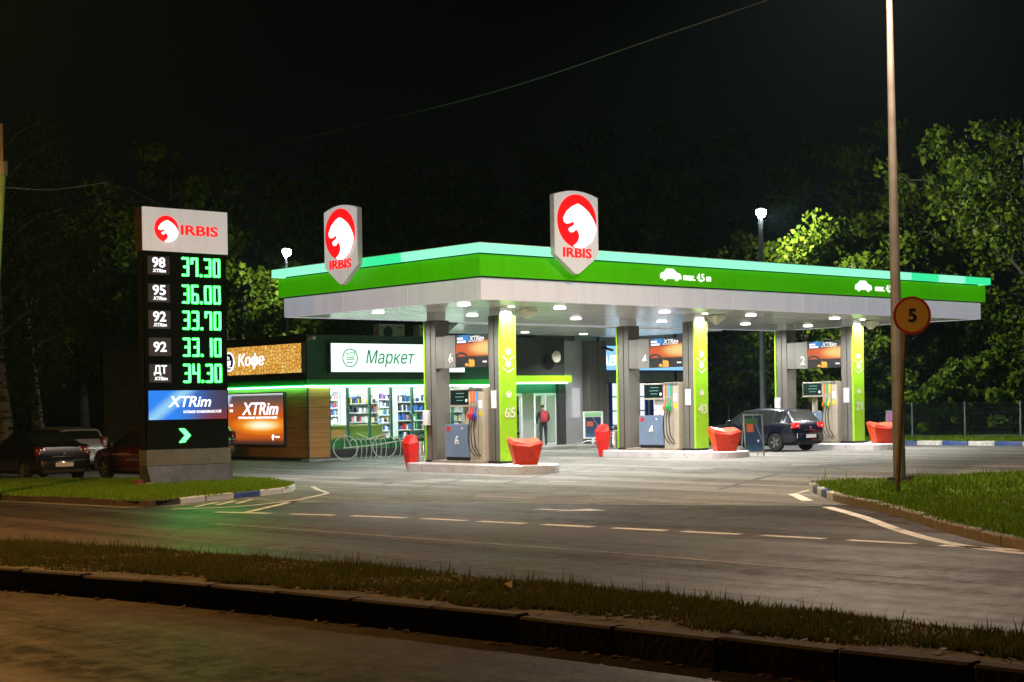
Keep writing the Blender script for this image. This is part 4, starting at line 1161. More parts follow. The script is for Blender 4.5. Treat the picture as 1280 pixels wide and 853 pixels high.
# roof and parapet
pbox('roof', BX0 + 0.2, BX1, BY0 + 0.2, BY1 - 0.2, 4.1, 4.25, M['dark_grey'])
pbox('parapet_front', BX0, 14.2, BY0, BY0 + 0.2, 2.86, 4.42, par_m)
pbox('parapet_side', BX0 + 0.001, BX0 + 0.2, BY0 + 0.201, 22.4, 2.86, 4.42, pard_m)
for k in range(1, 4):
    pbox('parapet_joint', 4.93 + k * 2.4, 4.945 + k * 2.4, BY0 - 0.004, BY0 + 0.01, 2.87, 4.41, M['black'])
pbox('parapet_back', BX0, 26, BY1 - 0.2, BY1, -0.1, 4.42, grey_p)
pbox('cap_strip', BX0 - 0.02, 14.2, BY0 - 0.02, BY0 + 0.22, 4.421, 4.45, M['dark_grey'])
pbox('cap_strip', BX0 - 0.02, BX0 + 0.22, BY0 + 0.221, 22.4, 4.421, 4.45, M['dark_grey'])
# green band and its glowing line
pbox('green_band', BX0 - 0.10, 14.2, BY0 - 0.10, BY0 + 0.1, 2.64, 2.859, gband_m)
pbox('green_band', BX0 - 0.10, BX0 + 0.1, BY0 + 0.101, 22.4, 2.64, 2.859, gband_m)
pbox('light_line', BX0 - 0.11, 14.2, BY0 - 0.13, BY0 - 0.06, 2.585, 2.639, gledw)
pbox('light_line', BX0 - 0.13, BX0 - 0.06, BY0 - 0.06, 22.4, 2.585, 2.639, gled)
# grey panel wall towards the back (left in view)
for i in range(4):
    for k in range(6):
        z0 = -0.1 + k * 0.755
        y0 = 22.42 + i * 2.145
        pbox('wall_panel', BX0, BX0 + 0.15, y0 + 0.01, y0 + 2.135, z0 + 0.012, z0 + 0.745, grey_p)
pbox('wall_core', BX0 + 0.03, BX0 + 0.14, 22.41, BY1 - 0.2, -0.1, 4.4, M['black'])
# wooden planks: side wall and the corner bay
def wood(nt):
    tc = nt.nodes.new('ShaderNodeTexCoord'); oi = nt.nodes.new('ShaderNodeObjectInfo')
    gr = noise(nt, 1.2, 6.0, 0.65, stretch=(0.6, 0.6, 14.0))
    c = mixc(nt, gr.ss(0.3, 0.7), (0.42, 0.17, 0.03), (0.66, 0.31, 0.075))
    r = X(nt, oi.outputs['Random'])
    return mixc(nt, r * 0.5, c, (0.45, 0.22, 0.06))
wood_m = print_art('wood_cladding', wood, 0.45)
pbox('wall_core', BX0 + 0.05, BX0 + 0.2, BY0 + 0.201, 22.4, -0.1, 2.85, M['black'])
pbox('wall_core', BX0 + 0.1, 5.86, BY0 + 0.05, BY0 + 0.2, -0.1, 2.85, M['black'])
for k in range(7):
    z0 = 0.10 + k * 0.354
    for (y0, y1) in ((BY0 + 0.03, 17.9), (17.9, 20.3), (20.3, 22.39)):
        pbox('plank', BX0 + 0.0, BX0 + 0.05, y0 + 0.004, y1 - 0.004, z0, z0 + 0.342, wood_m)
    pbox('plank', BX0 + 0.055, 5.86, BY0, BY0 + 0.049, z0, z0 + 0.342, wood_m)
pbox('corner_post', BX0 - 0.006, BX0 + 0.054, BY0 - 0.006, BY0 + 0.029, -0.1, 2.58, M['dark_grey'])
pbox('base_course', BX0 + 0.055, 14.2, BY0 - 0.01, BY0 + 0.2, -0.15, 0.095, M['dark_grey'])
pbox('base_course', BX0 - 0.01, BX0 + 0.054, BY0 + 0.03, 22.4, -0.15, 0.095, M['dark_grey'])
# shop windows
frame_m = mat('window_frame_green', (0.03, 0.16, 0.10), 0.4)
glass_m = bpy.data.materials.new('shop_glass'); glass_m.use_nodes = True
nt = glass_m.node_tree; gb = nt.nodes['Principled BSDF']; out = nt.nodes['Material Output']
tr = nt.nodes.new('ShaderNodeBsdfTransparent'); tr.inputs[0].default_value = (0.93, 0.98, 0.95, 1)
gl = nt.nodes.new('ShaderNodeBsdfGlossy'); gl.inputs['Roughness'].default_value = 0.03
lw = nt.nodes.new('ShaderNodeFresnel'); lw.inputs['IOR'].default_value = 1.35
mx = nt.nodes.new('ShaderNodeMixShader')
nt.links.new(lw.outputs[0], mx.inputs[0]); nt.links.new(tr.outputs[0], mx.inputs[1]); nt.links.new(gl.outputs[0], mx.inputs[2]); nt.links.new(mx.outputs[0], out.inputs[0])
film_m = mat('green_film', (0.015, 0.26, 0.05), 0.5, vary=0.3, vscale=6)
edges = [5.87, 6.67, 7.64, 8.61, 9.58, 10.55, 11.5, 12.45, 13.4, 14.2]
pbox('sill_wall', 5.87, 14.2, BY0 + 0.02, BY0 + 0.18, 0.10, 0.36, M['dark_grey'])
for k in range(len(edges) - 1):
    x0, x1 = edges[k], edges[k + 1]
    b = MB(); b.box(x0, x0 + 0.06, BY0 + 0.03, BY0 + 0.15, 0.361, 2.6); wdw = b.build('window', frame_m, bd)
    b = MB(); b.box(x0 + 0.061, x1, BY0 + 0.08, BY0 + 0.09, 0.362, 2.6); b.build('pane', glass_m, wdw)
    b = MB()
    n = 14; dx = (x1 - x0 - 0.08) / n; xx = x0 + 0.07
    for q in range(n):
        h = random.uniform(0.72, 0.95)
        b.prism([(xx, 0.363), (xx + dx, 0.363), (xx + dx, 0.66), (xx + dx * random.uniform(0.1, 0.9), h), (xx, 0.66)], (0, BY0 + 0.11, 0), FB, 0, 0.006)
        xx += dx
    b.build('grass_film', film_m, wdw)
pbox('lintel', 5.87, 14.2, BY0 + 0.02, BY0 + 0.2, 2.601, 2.855, frame_m)
# interior shell
pbox('shop_floor', 5.2, 17.1, 15.66, 22.3, 0.0, 0.10, int_w)
pbox('shop_back_wall', 5.2, 17.1, 22.31, 22.5, 0.0, 3.2, int_w)
pbox('shop_side_wall', BX0 + 0.21, BX0 + 0.3, 15.66, 22.3, 0.101, 3.2, int_w)
pbox('shop_side_wall', 17.05, 17.11, 15.66, 22.3, 0.101, 2.94, int_w)
pbox('shop_ceiling', 5.24, 17.04, 15.66, 22.3, 2.95, 3.05, int_w)
lamp_m = emit('shop_ceiling_light', (0.95, 1.0, 0.97), 55.0)
for x in (6.6, 8.8, 11.0, 13.2, 15.6):
    for y in (16.8, 18.8, 20.8):
        pbox('ceiling_light', x - 0.5, x + 0.5, y - 0.25, y + 0.25, 2.92, 2.949, lamp_m)
frost_m = bpy.data.materials.new('frosted_pane'); frost_m.use_nodes = True
nt = frost_m.node_tree; tl_ = nt.nodes.new('ShaderNodeBsdfTranslucent'); tl_.inputs[0].default_value = (0.97, 0.98, 0.98, 1)
mx = nt.nodes.new('ShaderNodeMixShader'); mx.inputs[0].default_value = 0.9
nt.links.new(nt.nodes['Principled BSDF'].outputs[0], mx.inputs[1]); nt.links.new(tl_.outputs[0], mx.inputs[2]); nt.links.new(mx.outputs[0], nt.nodes['Material Output'].inputs[0])
# entrance: dark box, lime band, recessed glass doors
pbox('entrance_box', 14.21, 16.85, 15.0, 15.6, 2.98, 4.49, M['dark_grey'])
for z in (3.48, 3.98): pbox('panel_joint', 14.22, 16.84, 14.996, 15.0, z, z + 0.015, M['black'])
lime_lit = emit('lime_band_lit', (0.26, 0.85, 0.02), 0.55, base=(0.3, 0.66, 0.012))
pbox('lime_band', 14.21, 17.12, 14.88, 17.0, 2.72, 2.979, lime_lit)
pbox('entrance_light_line', 14.3, 17.0, 15.0, 15.06, 2.67, 2.719, gledw)
pbox('entrance_jamb', 16.76, 17.1, 15.22, 15.5, 0.24, 2.66, M['dark_grey'])
pbox('entrance_jamb', 14.21, 14.33, 15.3, 15.5, 0.1, 2.66, M['white_metal'])
pbox('entrance_transom', 14.34, 16.74, 15.4, 15.5, 2.3, 2.66, frame_m)
for k, x in enumerate((14.34, 14.94, 15.54, 16.14)):
    b = MB(); y = 15.4 if k in (0, 3) else 15.34
    b.box(x, x + 0.05, y, y + 0.05, 0.25, 2.29); b.box(x + 0.55, x + 0.6, y, y + 0.05, 0.25, 2.29); b.box(x + 0.051, x + 0.549, y, y + 0.05, 0.25, 0.33); b.box(x + 0.051, x + 0.549, y, y + 0.05, 2.2, 2.29)
    if k == 1: continue                     # this leaf stands open
    dr = b.build('door', M['white_metal'], bd)
    pbox('pane', x + 0.052, x + 0.548, y + 0.02, y + 0.03, 0.331, 2.199, glass_m, dr)
pbox('added_partition', 15.62, 16.74, 16.3, 16.38, 0.101, 2.94, int_w)  # white partition added so the doorway looks bright
pbox('ceiling_light', 15.5, 16.6, 15.75, 15.95, 2.9, 2.949, lamp_m)  # extra light added to whiten the partition
# corrugated wall beside the door and the car wash block
corr_m = mat('corrugated_grey', (0.55, 0.56, 0.58), 0.4, metal=0.2, vary=0.06)
def corrugated(x0, x1, y, z0, z1, pitch=0.11):
    b = MB(); z = z0
    while z < z1 - 0.01:
        ze = min(z + pitch * 0.62, z1)
        b.box(x0, x1, y, y + 0.09, z, ze)
        b.box(x0 + 0.002, x1 - 0.002, y + 0.025, y + 0.088, ze, min(z + pitch, z1))
        z += pitch
    o = b.build('corrugated_wall', corr_m, bd); return o
corrugated(17.12, 18.3, 15.5, 0.24, 4.4)
pbox('wall_core', 17.15, 26.0, 17.12, 17.3, -0.1, 5.2, grey_p)
corrugated(19.32, 25.95, 17.0, 2.75, 5.2)
b = MB(); b.bbox(18.3, 19.3, 15.1, 16.1, 0.2, 4.40, 0.02); b.build('pillar', M['grey_clad'], bd)
pbox('pillar_joint', 18.79, 18.81, 15.094, 15.1, 0.25, 4.39, M['black'])
b = MB(); b.tube([(19.05, 15.1, 4.12), (19.05, 14.85, 4.12)], 0.05, 8); b.tube([(19.05, 14.98, 4.1), (19.32, 14.72, 4.0)], 0.05, 8); b.build('wall_camera', M['black'], bd)
pbox('side_wall', 25.85, 26.0, 17.31, 30.8, -0.1, 5.2, grey_p)
pbox('roof', 17.16, 25.84, 17.31, 30.79, 4.9, 5.1, M['dark_grey'])
blue_m = mat('blue_frame', (0.01, 0.05, 0.42), 0.4)
lit_win = emit('car_wash_window', (0.93, 0.97, 1.0), 1.0)
for (x0, x1) in ((19.45, 20.6), (21.4, 23.4), (23.9, 25.4)):
    b = MB(); b.box(x0, x1, 17.0, 17.11, 0.25, 2.7); d_ = b.build('car_wash_door', lit_win, bd)
    pbox('door_frame', x0 - 0.14, x0 - 0.005, 16.93, 17.11, 0.24, 2.72, blue_m, d_)
    pbox('door_frame', x1 + 0.005, x1 + 0.14, 16.93, 17.11, 0.24, 2.72, blue_m, d_)
    for zz in (0.9, 1.5, 2.1): pbox('door_rail', x0, x1, 16.985, 16.999, zz, zz + 0.05, M['galv'], d_)
for (x0, x1) in ((20.75, 21.25), (23.55, 23.75), (25.55, 25.84)): pbox('wall_panel', x0, x1, 17.0, 17.11, 0.2, 2.7, corr_m)
pbox('door_lintel', 19.32, 25.84, 16.95, 17.11, 2.721, 2.749, M['dark_grey'])
pbox('notice_poster', 17.72, 18.12, 15.47, 15.499, 1.3, 2.5, emit('poster_white', (0.95, 0.95, 1.0), 0.35))

# ------------------------------------------------------------------ lit signs on the shop
sg = thing('shop_sign', 'long white backlit sign with green cart symbol and green lettering over the shop windows', 'sign', (8.5, 15.4, 3.1))
pale = emit('market_face', (0.78, 1.0, 0.86), 1.3)
grn = emit('sign_green_letter', (0.0, 0.30, 0.14), 0.6, base=(0.0, 0.25, 0.1))
b = MB(); b.box(5.78, 12.0, 15.28, 15.445, 3.07, 4.19); b.build('casing', M['dark_grey'], sg)
b = MB(); b.rect(5.84, 11.94, 3.12, 4.14, (0, 15.28, 0), FB, 0.001, 0.02); b.build('face', pale, sg)
text('Маркет', (8.45, 15.26, 3.60), FB, grn, sg, width=2.2, height=0.62, shear=0.22, depth=0.01)
b = MB(); o_, i_ = disc(6.65, 3.62, 0.335, 28), disc(6.65, 3.62, 0.30, 28)
for k in range(28):
    k2 = (k + 1) % 28
    b.prism([o_[k], o_[k2], i_[k2], i_[k]], (0, 15.26, 0), FB, 0.0, 0.01)
b.build('symbol_ring', grn, sg)
b = MB()
b.prism([(6.46, 3.78), (6.84, 3.84), (6.84, 3.82), (6.48, 3.755)], (0, 15.26, 0), FB, 0, 0.01)
b.prism([(6.86, 3.90), (6.93, 3.90), (6.93, 3.88), (6.875, 3.88), (6.80, 3.54), (6.78, 3.54)], (0, 15.26, 0), FB, 0, 0.01)
for zz in (3.55, 3.63, 3.71): b.rect(6.50, 6.77 + (zz - 3.55) * 0.15, zz, zz + 0.022, (0, 15.26, 0), FB, 0, 0.01)
for xx in (6.54, 6.63, 6.72): b.rect(xx, xx + 0.02, 3.572, 3.628, (0, 15.26, 0), FB, 0, 0.01); b.prism(disc(xx, 3.46, 0.03, 10), (0, 15.26, 0), FB, 0, 0.01)
b.build('symbol_cart', grn, sg)

def beans(nt):
    tc = nt.nodes.new('ShaderNodeTexCoord'); mp = nt.nodes.new('ShaderNodeMapping'); mp.inputs['Scale'].default_value = (34, 7.0, 1)
    nt.links.new(tc.outputs['UV'], mp.inputs[0])
    v1 = nt.nodes.new('ShaderNodeTexVoronoi'); v1.feature = 'DISTANCE_TO_EDGE'; v1.voronoi_dimensions = '2D'; v1.inputs['Scale'].default_value = 1.0
    v2 = nt.nodes.new('ShaderNodeTexVoronoi'); v2.voronoi_dimensions = '2D'; v2.inputs['Scale'].default_value = 1.0
    nt.links.new(mp.outputs[0], v1.inputs['Vector']); nt.links.new(mp.outputs[0], v2.inputs['Vector'])
    sp = nt.nodes.new('ShaderNodeSeparateColor'); nt.links.new(v2.outputs['Color'], sp.inputs[0])
    c = mixc(nt, X(nt, sp.outputs[0]), (0.82, 0.36, 0.04), (1.0, 0.60, 0.14))
    return mixc(nt, X(nt, v1.outputs['Distance']).ss(0.11, 0.03), c, (0.20, 0.07, 0.01))
cf = thing('coffee_sign', 'backlit amber sign patterned with coffee beans, behind the price pylon', 'sign', (4.8, 18.5, 3.1))
b = MB(); b.box(4.78, 4.925, 15.50, 21.9, 3.06, 4.19); b.build('casing', M['dark_grey'], cf)
b = MB(); b.rect(-21.84, -15.58, 3.11, 4.14, (4.78, 0, 0), FA, 0.001, 0.02); b.build('face', emit_art('coffee_beans', beans, 0.95), cf)
text('Кофе', (4.76, 18.82, 3.60), FA, M['lit_white'], cf, width=1.75, height=0.58, shear=0.12, bold=0.0, depth=0.03)
b = MB(); b.prism(disc(-20.35, 3.62, 0.36, 28), (4.76, 0, 0), FA, 0.0, 0.02); b.build('badge', M['lit_white'], cf)
b = MB(); b.prism(disc(-20.35, 3.62, 0.30, 28), (4.74, 0, 0), FA, 0.0005, 0.01); b.build('badge_field', mat('badge_grey', (0.12, 0.13, 0.17), 0.5), cf)
b = MB(); b.prism([(-20.53, 3.66), (-20.20, 3.66), (-20.23, 3.5), (-20.31, 3.45), (-20.43, 3.45), (-20.5, 3.5)], (4.73, 0, 0), FA, 0.0005, 0.01)
b.rect(-20.58, -20.14, 3.39, 3.42, (4.73, 0, 0), FA, 0.0005, 0.01); b.rect(-20.42, -20.39, 3.70, 3.84, (4.73, 0, 0), FA, 0.0005, 0.01); b.rect(-20.33, -20.30, 3.70, 3.80, (4.73, 0, 0), FA, 0.0005, 0.01)
b.build('cup_symbol', M['lit_white'], cf)

def flare(nt):
    u, v, _ = uvx(nt)
    nz = noise(nt, 3.0, 3.0, coord='UV')
    d = ((u - 0.70).pw(2.0) * 5.0 + (v - 0.38).pw(2.0) * 26.0)
    c = mixc(nt, v.ss(0.58, 0.95), (0.55, 0.10, 0.01), (0.10, 0.08, 0.08))
    c = mixc(nt, v.ss(0.16, 0.02), c, (0.06, 0.025, 0.02))
    c = mixc(nt, (d + nz * 0.4).ss(1.5, 0.2), c, (1.0, 0.30, 0.01))
    c = mixc(nt, (d + nz * 0.2).ss(0.55, 0.08), c, (1.0, 0.85, 0.35))
    c = mixc(nt, (d + nz * 0.1).ss(0.22, 0.02), c, (1.0, 1.0, 0.85))
    c = mixc(nt, v.ss(0.95, 1.0), c, (0.8, 0.85, 0.9))
    return mixc(nt, (u - (v * 0.25)).ss(0.06, 0.0), c, (0.5, 0.6, 0.9))
fs = thing('flare_poster', 'large backlit poster with orange flare and white lettering on the wood cladding', 'poster', (4.85, 19, 0.5))
b = MB(); b.box(4.83, 4.929, 16.80, 21.7, 0.50, 2.44); b.build('casing', M['dark_grey'], fs)
b = MB(); b.rect(-21.65, -16.86, 0.55, 2.40, (4.83, 0, 0), FA, 0.001, 0.015); b.build('face', emit_art('flare_print', flare, 1.0), fs)
text('XTRim', (4.815, 18.38, 1.86), FA, M['lit_white'], fs, width=2.45, height=0.45, shear=0.25, bold=0.015, depth=0.012)
text('ПРЕМИАЛЬНЫЕ ХАРАКТЕРИСТИКИ', (4.815, 18.55, 1.53), FA, M['lit_white'], fs, width=2.6, height=0.085, bold=0.0, depth=0.012)
for zz in (1.75, 1.95):
    b = MB(); b.rect(-20.45, -20.25, zz, zz + 0.09, (4.815, 0, 0), FA, 0, 0.012); b.build('print_mark', M['lit_white'], fs)
b = MB(); b.prism([(-17.60, .78), (-17.52, .70), (-17.48, .82), (-17.42, .86), (-17.50, .92), (-17.58, .90)], (4.815, 0, 0), FA, 0, 0.012); b.rect(-17.36, -17.1, .80, .86, (4.815, 0, 0), FA, 0, 0.012); b.build('print_mark', M['lit_white'], fs)

cw = thing('car_wash_sign', 'light blue backlit sign with white lettering behind pump 4', 'sign', (23, 16.8, 3.2))
b = MB(); b.box(19.45, 25.8, 16.70, 16.9, 3.22, 4.32); b.build('casing', mat('sign_blue_casing', (0.01, 0.05, 0.5), 0.4), cw)
b = MB(); b.rect(19.5, 25.75, 3.26, 4.28, (0, 16.70, 0), FB, 0.001, 0.02); b.build('face', emit('car_wash_face', (0.30, 0.68, 1.0), 1.0), cw)
text('Автомойка', (22.6, 16.68, 3.75), FB, M['lit_white'], cw, width=4.5, height=0.6, shear=0.15, bold=0.02, depth=0.02)
b = MB()
for x in (20.6, 23.0, 25.3): b.box(x, x + 0.06, 16.91, 16.99, 2.8, 5.0)
b.build('bracket', M['black'], cw)

# roof units, cameras, horn
for lab, x in (('pale air conditioning unit on the shop roof, left one', 9.85), ('pale air conditioning unit on the shop roof beside the canopy column', 11.75)):
    t = thing('air_conditioner', lab, 'air conditioner', (x, 17.2, 4.25), 'air conditioners on the shop roof')
    b = MB(); b.bbox(x - 0.6, x + 0.6, 17.0, 17.4, 4.40, 4.98, 0.02); b.build('case', mat('ac_case', (0.72, 0.7, 0.58), 0.5, vary=0.08), t)
    b = MB(); b.prism(disc(x - 0.2, 4.69, 0.22, 20), (0, 17.0, 0), FB, 0.001, 0.015); b.build('fan_grille', M['dark_grey'], t)
    b = MB(); b.box(x + 0.25, x + 0.33, 16.98, 16.999, 4.82, 4.88); b.box(x + 0.4, x + 0.48, 16.98, 16.999, 4.82, 4.88); b.box(x - 0.52, x - 0.44, 16.98, 16.999, 4.8, 4.86); b.build('vents', M['black'], t)
    b = MB(); b.box(x - 0.45, x - 0.38, 17.05, 17.35, 4.251, 4.40); b.box(x + 0.38, x + 0.45, 17.05, 17.35, 4.251, 4.40); b.build('feet', M['galv'], t)
for lab, x, y, z in (('small white camera on the shop parapet corner by the coffee sign', 4.95, 15.4, 4.30), ('small white camera on the parapet above the shop sign', 10.6, 15.4, 4.36)):
    t = thing('security_camera', lab, 'camera', (x, y, z), 'small white security cameras')
    b = MB(); b.bbox(x - 0.06, x + 0.06, y - 0.42, y - 0.12, z - 0.05, z + 0.05, 0.01); b.build('body', M['white_metal'], t)
    b = MB(); b.tube([(x, y - 0.2, z), (x, y + 0.1, z - 0.08)], 0.025, 6); b.build('bracket', M['white_metal'], t)
t = thing('horn_speaker', 'round pale horn speaker on the dark box above the shop door', 'speaker', (16.1, 15.0, 3.7))
b = MB(); b.lathe([(0.05, 0.0), (0.07, -0.12), (0.12, -0.24), (0.22, -0.34), (0.235, -0.36)], (16.1, 14.99, 3.72), axis='y', n=20); b.build('horn', mat('horn', (0.45, 0.43, 0.33), 0.45), t)
b = MB(); b.bbox(15.72, 15.95, 14.80, 14.99, 3.45, 3.75, 0.02); b.build('driver', M['black'], t)

# ------------------------------------------------------------------ inside the shop
gm = [mat('goods_' + n_, c, 0.45) for n_, c in (('white', (.6, .6, .62)), ('red', (.45, .03, .03)), ('blue', (.03, .09, .35)), ('dark', (.03, .03, .05)), ('yellow', (.6, .42, .04)), ('green', (.04, .25, .08)), ('pink', (.55, .2, .3)))]
shelf_m = mat('shelf_white', (.62, .64, .66), .4)
def shelf(label, x, y, w_, h, rows, wts, face=FB):
    t = thing('shelf_unit', label, 'shelf', (x, y, 0.10), 'shelf units in the shop')
    b = MB(); b.box(x, x + w_, y + 0.36, y + 0.40, 0.12, h); b.build('back', shelf_m, t)
    for s in (x, x + w_ - 0.03): 
        b = MB(); b.box(s, s + 0.03, y, y + 0.359, 0.10, h); b.build('upright', shelf_m, t)
    st = (h - 0.25) / rows
    g_ = MB()
    for r in range(rows):
        z = 0.22 + r * st
        b = MB(); b.box(x + 0.031, x + w_ - 0.031, y, y + 0.359, z, z + 0.03); b.build('shelf_board', shelf_m, t)
        xx = x + 0.05
        while xx < x + w_ - 0.16:
            ww = random.uniform(0.04, 0.11); hh = random.uniform(0.45, 0.88) * (st - 0.05)
            g_.cur = random.choices(range(7), wts)[0]
            if random.random() < 0.9: g_.box(xx, xx + ww, y + 0.02 + random.uniform(0, .06), y + 0.3, z + 0.031, z + 0.031 + hh)
            xx += ww + random.uniform(0.005, 0.05)
    o = g_.build('goods', gm, t); o['kind'] = 'stuff'
BK = ['first', 'second', 'third', 'fourth', 'fifth', 'sixth']
W1 = (9, .5, .7, 3, .8, .3, .8); W2 = (2, .5, 5, 3, .3, 1, .2)
shelf('white shelf of packets in the left part of the shop window', 6.0, 18.4, 1.5, 1.45, 4, W1)
shelf('tall white shelf of packets in the middle shop window', 8.55, 18.2, 1.5, 2.35, 6, W1)
shelf('tall shelf of blue bottles at the right end of the shop window', 10.7, 17.9, 1.9, 2.4, 6, W2)
shelf('tall shelf of mixed goods behind the pump 6 display', 13.0, 18.6, 1.6, 2.3, 6, W1)
shelf('white shelf of small boxes seen through the shop door beside the person', 14.75, 16.6, 1.5, 2.35, 7, W1)
for k in range(6):
    shelf('tall shelf along the back wall of the shop, %s from the left' % BK[k], 5.5 + k * 1.75, 21.7, 1.65, 2.5, 7, W1 if k % 2 else (4, .8, 3, 3, .8, 1, .6))
t = thing('shop_counter', 'olive green shop counter with wooden panel behind the left shop windows', 'counter', (7.2, 17.2, 0.1))
b = MB(); b.box(6.1, 9.4, 17.1, 17.6, 0.101, 1.15); b.build('front', mat('counter_olive', (.18, .24, .03), .5), t)
b = MB(); b.box(6.05, 9.45, 17.05, 17.65, 1.151, 1.2); b.build('top', mat('counter_top', (.3, .32, .1), .4), t)
b = MB(); b.box(7.0, 7.7, 17.08, 17.099, 0.2, 1.05); b.build('panel', mat('counter_wood', (.5, .22, .06), .5), t)
t = thing('menu_board', 'menu poster hanging inside the leftmost shop window', 'poster', (6.3, 16.6, 2.2))
def menu(nt):
    n_ = noise(nt, 9.0, 4.0, coord='UV')
    c = mixc(nt, n_.ss(.4, .6), (.08, .07, .1), (.75, .3, .2))
    return mixc(nt, noise(nt, 16.0, 2.0, coord='UV').ss(.56, .62), c, (.9, .85, .8))
b = MB(); b.rect(6.0, 6.62, 1.75, 2.45, (0, 16.6, 0), FB, 0, 0.02); b.build('print', print_art('menu_print', menu), t)
b = MB(); b.tube([(6.1, 16.59, 2.45), (6.1, 16.59, 2.951)], 0.006, 4); b.tube([(6.5, 16.59, 2.45), (6.5, 16.59, 2.951)], 0.006, 4); b.build('cord', M['black'], t)

# ------------------------------------------------------------------ bicycle rack
t = thing('bicycle_rack', 'white tubular bicycle rack of slanting hoops before the shop windows', 'bicycle rack', (7.1, 14.45, G(7)))
bw = mat('rack_white', (.8, .82, .78), .4)
def hoop(cx_, cy_, cz, r, tilt, name='hoop'):
    b = MB(); p = []
    for k in range(21):
        an = 2 * math.pi * k / 20
        p.append((cx_ + r * math.cos(an) * math.cos(tilt), cy_ + r * math.cos(an) * math.sin(tilt), cz + r * math.sin(an)))
    b.tube(p, 0.017, 6, cap=False); b.build(name, bw, t)
z_ = G(6.5)
hoop(5.75, 14.35, z_ + 0.43, 0.42, R_(-35), 'wheel_ring')
hoop(7.55, 14.5, z_ + 0.43, 0.42, R_(-35), 'wheel_ring')
for k in range(13):
    x = 6.0 + k * 0.215
    if k == 7 or k == 8: continue
    b = MB(); b.tube(catmull([(x - 0.1, 14.3, z_ + 0.66), (x + 0.05, 14.25, z_ + 0.72), (x + 0.22, 14.35, z_ + 0.55), (x + 0.33, 14.5, z_ + 0.2), (x + 0.34, 14.6, G(x) + 0.0)], 4), 0.014, 6); b.build('hoop', bw, t)
b = MB()
b.tube([(5.7, 14.4, z_ + 0.42), (7.2, 14.45, z_ + 0.5), (8.9, 14.5, z_ + 0.68)], 0.018, 6)
b.tube([(5.75, 14.4, z_ + 0.42), (5.72, 14.4, z_ + 0.95), (6.05, 14.4, z_ + 0.42)], 0.018, 6)
b.tube([(6.3, 14.4, z_ + 0.92), (6.8, 14.4, z_ + 0.72), (7.6, 14.4, z_ + 0.9)], 0.016, 6)
b.build('frame', bw, t)

# ------------------------------------------------------------------ cars
glass_dark = mat('car_glass', (0.012, 0.016, 0.015), 0.06, coat=0.3)
under_m = mat('car_underbody', (0.012, 0.012, 0.012), 0.7)
chrome_m = mat('chrome', (0.6, 0.6, 0.6), 0.15, metal=1.0)
rim_m = mat('wheel_rim', (0.35, 0.35, 0.36), 0.3, metal=0.7)
tail_m = emit('tail_light', (1.0, 0.03, 0.03), 0.16, base=(0.5, 0.01, 0.01), rough=0.15)
tail_d = mat('tail_light_off', (0.12, 0.008, 0.006), 0.15, coat=0.5)
head_m = mat('headlight_glass', (0.5, 0.5, 0.52), 0.1, coat=0.6)
plate_m = mat('number_plate', (0.62, 0.62, 0.62), 0.45)
plate_t = mat('plate_text', (0.03, 0.03, 0.03), 0.5)
KEY = {
 'hatch': dict(k=[(-2.10, .40, .66, .66, .60, .70), (-2.05, .28, .79, .84, .70, .89), (-1.98, .24, .85, .95, .72, 1.0), (-1.64, .2, .88, .97, .60, 1.42), (-1.25, .19, .89, .96, .585, 1.47), (-.3, .18, .89, .94, .58, 1.485), (.35, .18, .89, .92, .58, 1.43), (1.05, .18, .88, .90, .66, .97), (1.65, .19, .86, .84, .62, .89), (1.98, .22, .78, .70, .56, .74), (2.08, .32, .66, .56, .5, .60)],
   win=[(-1.50, -1.20), (-1.10, -.42), (-.33, .78)], ws=(.40, 1.0), rw=(-1.95, -1.66), wh=(-1.28, 1.28), r=.315, tail=(.48, .83, -2.10, -1.84, .80, .98), plate=(-2.125, .52)),
 'sedan': dict(k=[(-2.2, .38, .68, .72, .60, .76), (-2.15, .27, .80, .92, .68, .97), (-2.05, .23, .84, 1.0, .68, 1.04), (-1.62, .2, .87, 1.0, .67, 1.07), (-.98, .19, .88, .97, .56, 1.38), (-.2, .18, .88, .95, .56, 1.45), (.35, .18, .88, .92, .55, 1.40), (1.15, .18, .87, .9, .64, .97), (1.7, .19, .85, .84, .6, .88), (2.08, .22, .76, .7, .55, .74), (2.2, .32, .64, .56, .5, .6)],
   win=[(-1.28, -1.02), (-.95, -.36), (-.28, .86)], ws=(.42, 1.1), rw=(-1.56, -1.02), wh=(-1.3, 1.32), r=.31, tail=(.50, .82, -2.18, -1.92, .74, .98), plate=(-2.215, .48)),
 'estate': dict(k=[(-2.25, .40, .66, .70, .60, .74), (-2.2, .28, .80, .86, .70, .92), (-2.14, .24, .85, .96, .72, 1.0), (-1.92, .2, .88, .98, .64, 1.40), (-1.6, .19, .89, .97, .61, 1.46), (-.3, .18, .89, .95, .60, 1.50), (.35, .18, .89, .93, .58, 1.45), (1.1, .18, .88, .91, .66, .98), (1.7, .19, .86, .85, .62, .9), (2.1, .22, .78, .7, .56, .75), (2.2, .32, .66, .56, .5, .6)],
   win=[(-1.78, -1.16), (-1.06, -.42), (-.33, .82)], ws=(.40, 1.04), rw=(-2.1, -1.95), wh=(-1.32, 1.32), r=.31, tail=(.60, .84, -2.24, -2.02, .80, 1.15), plate=(-2.275, .55)),
}
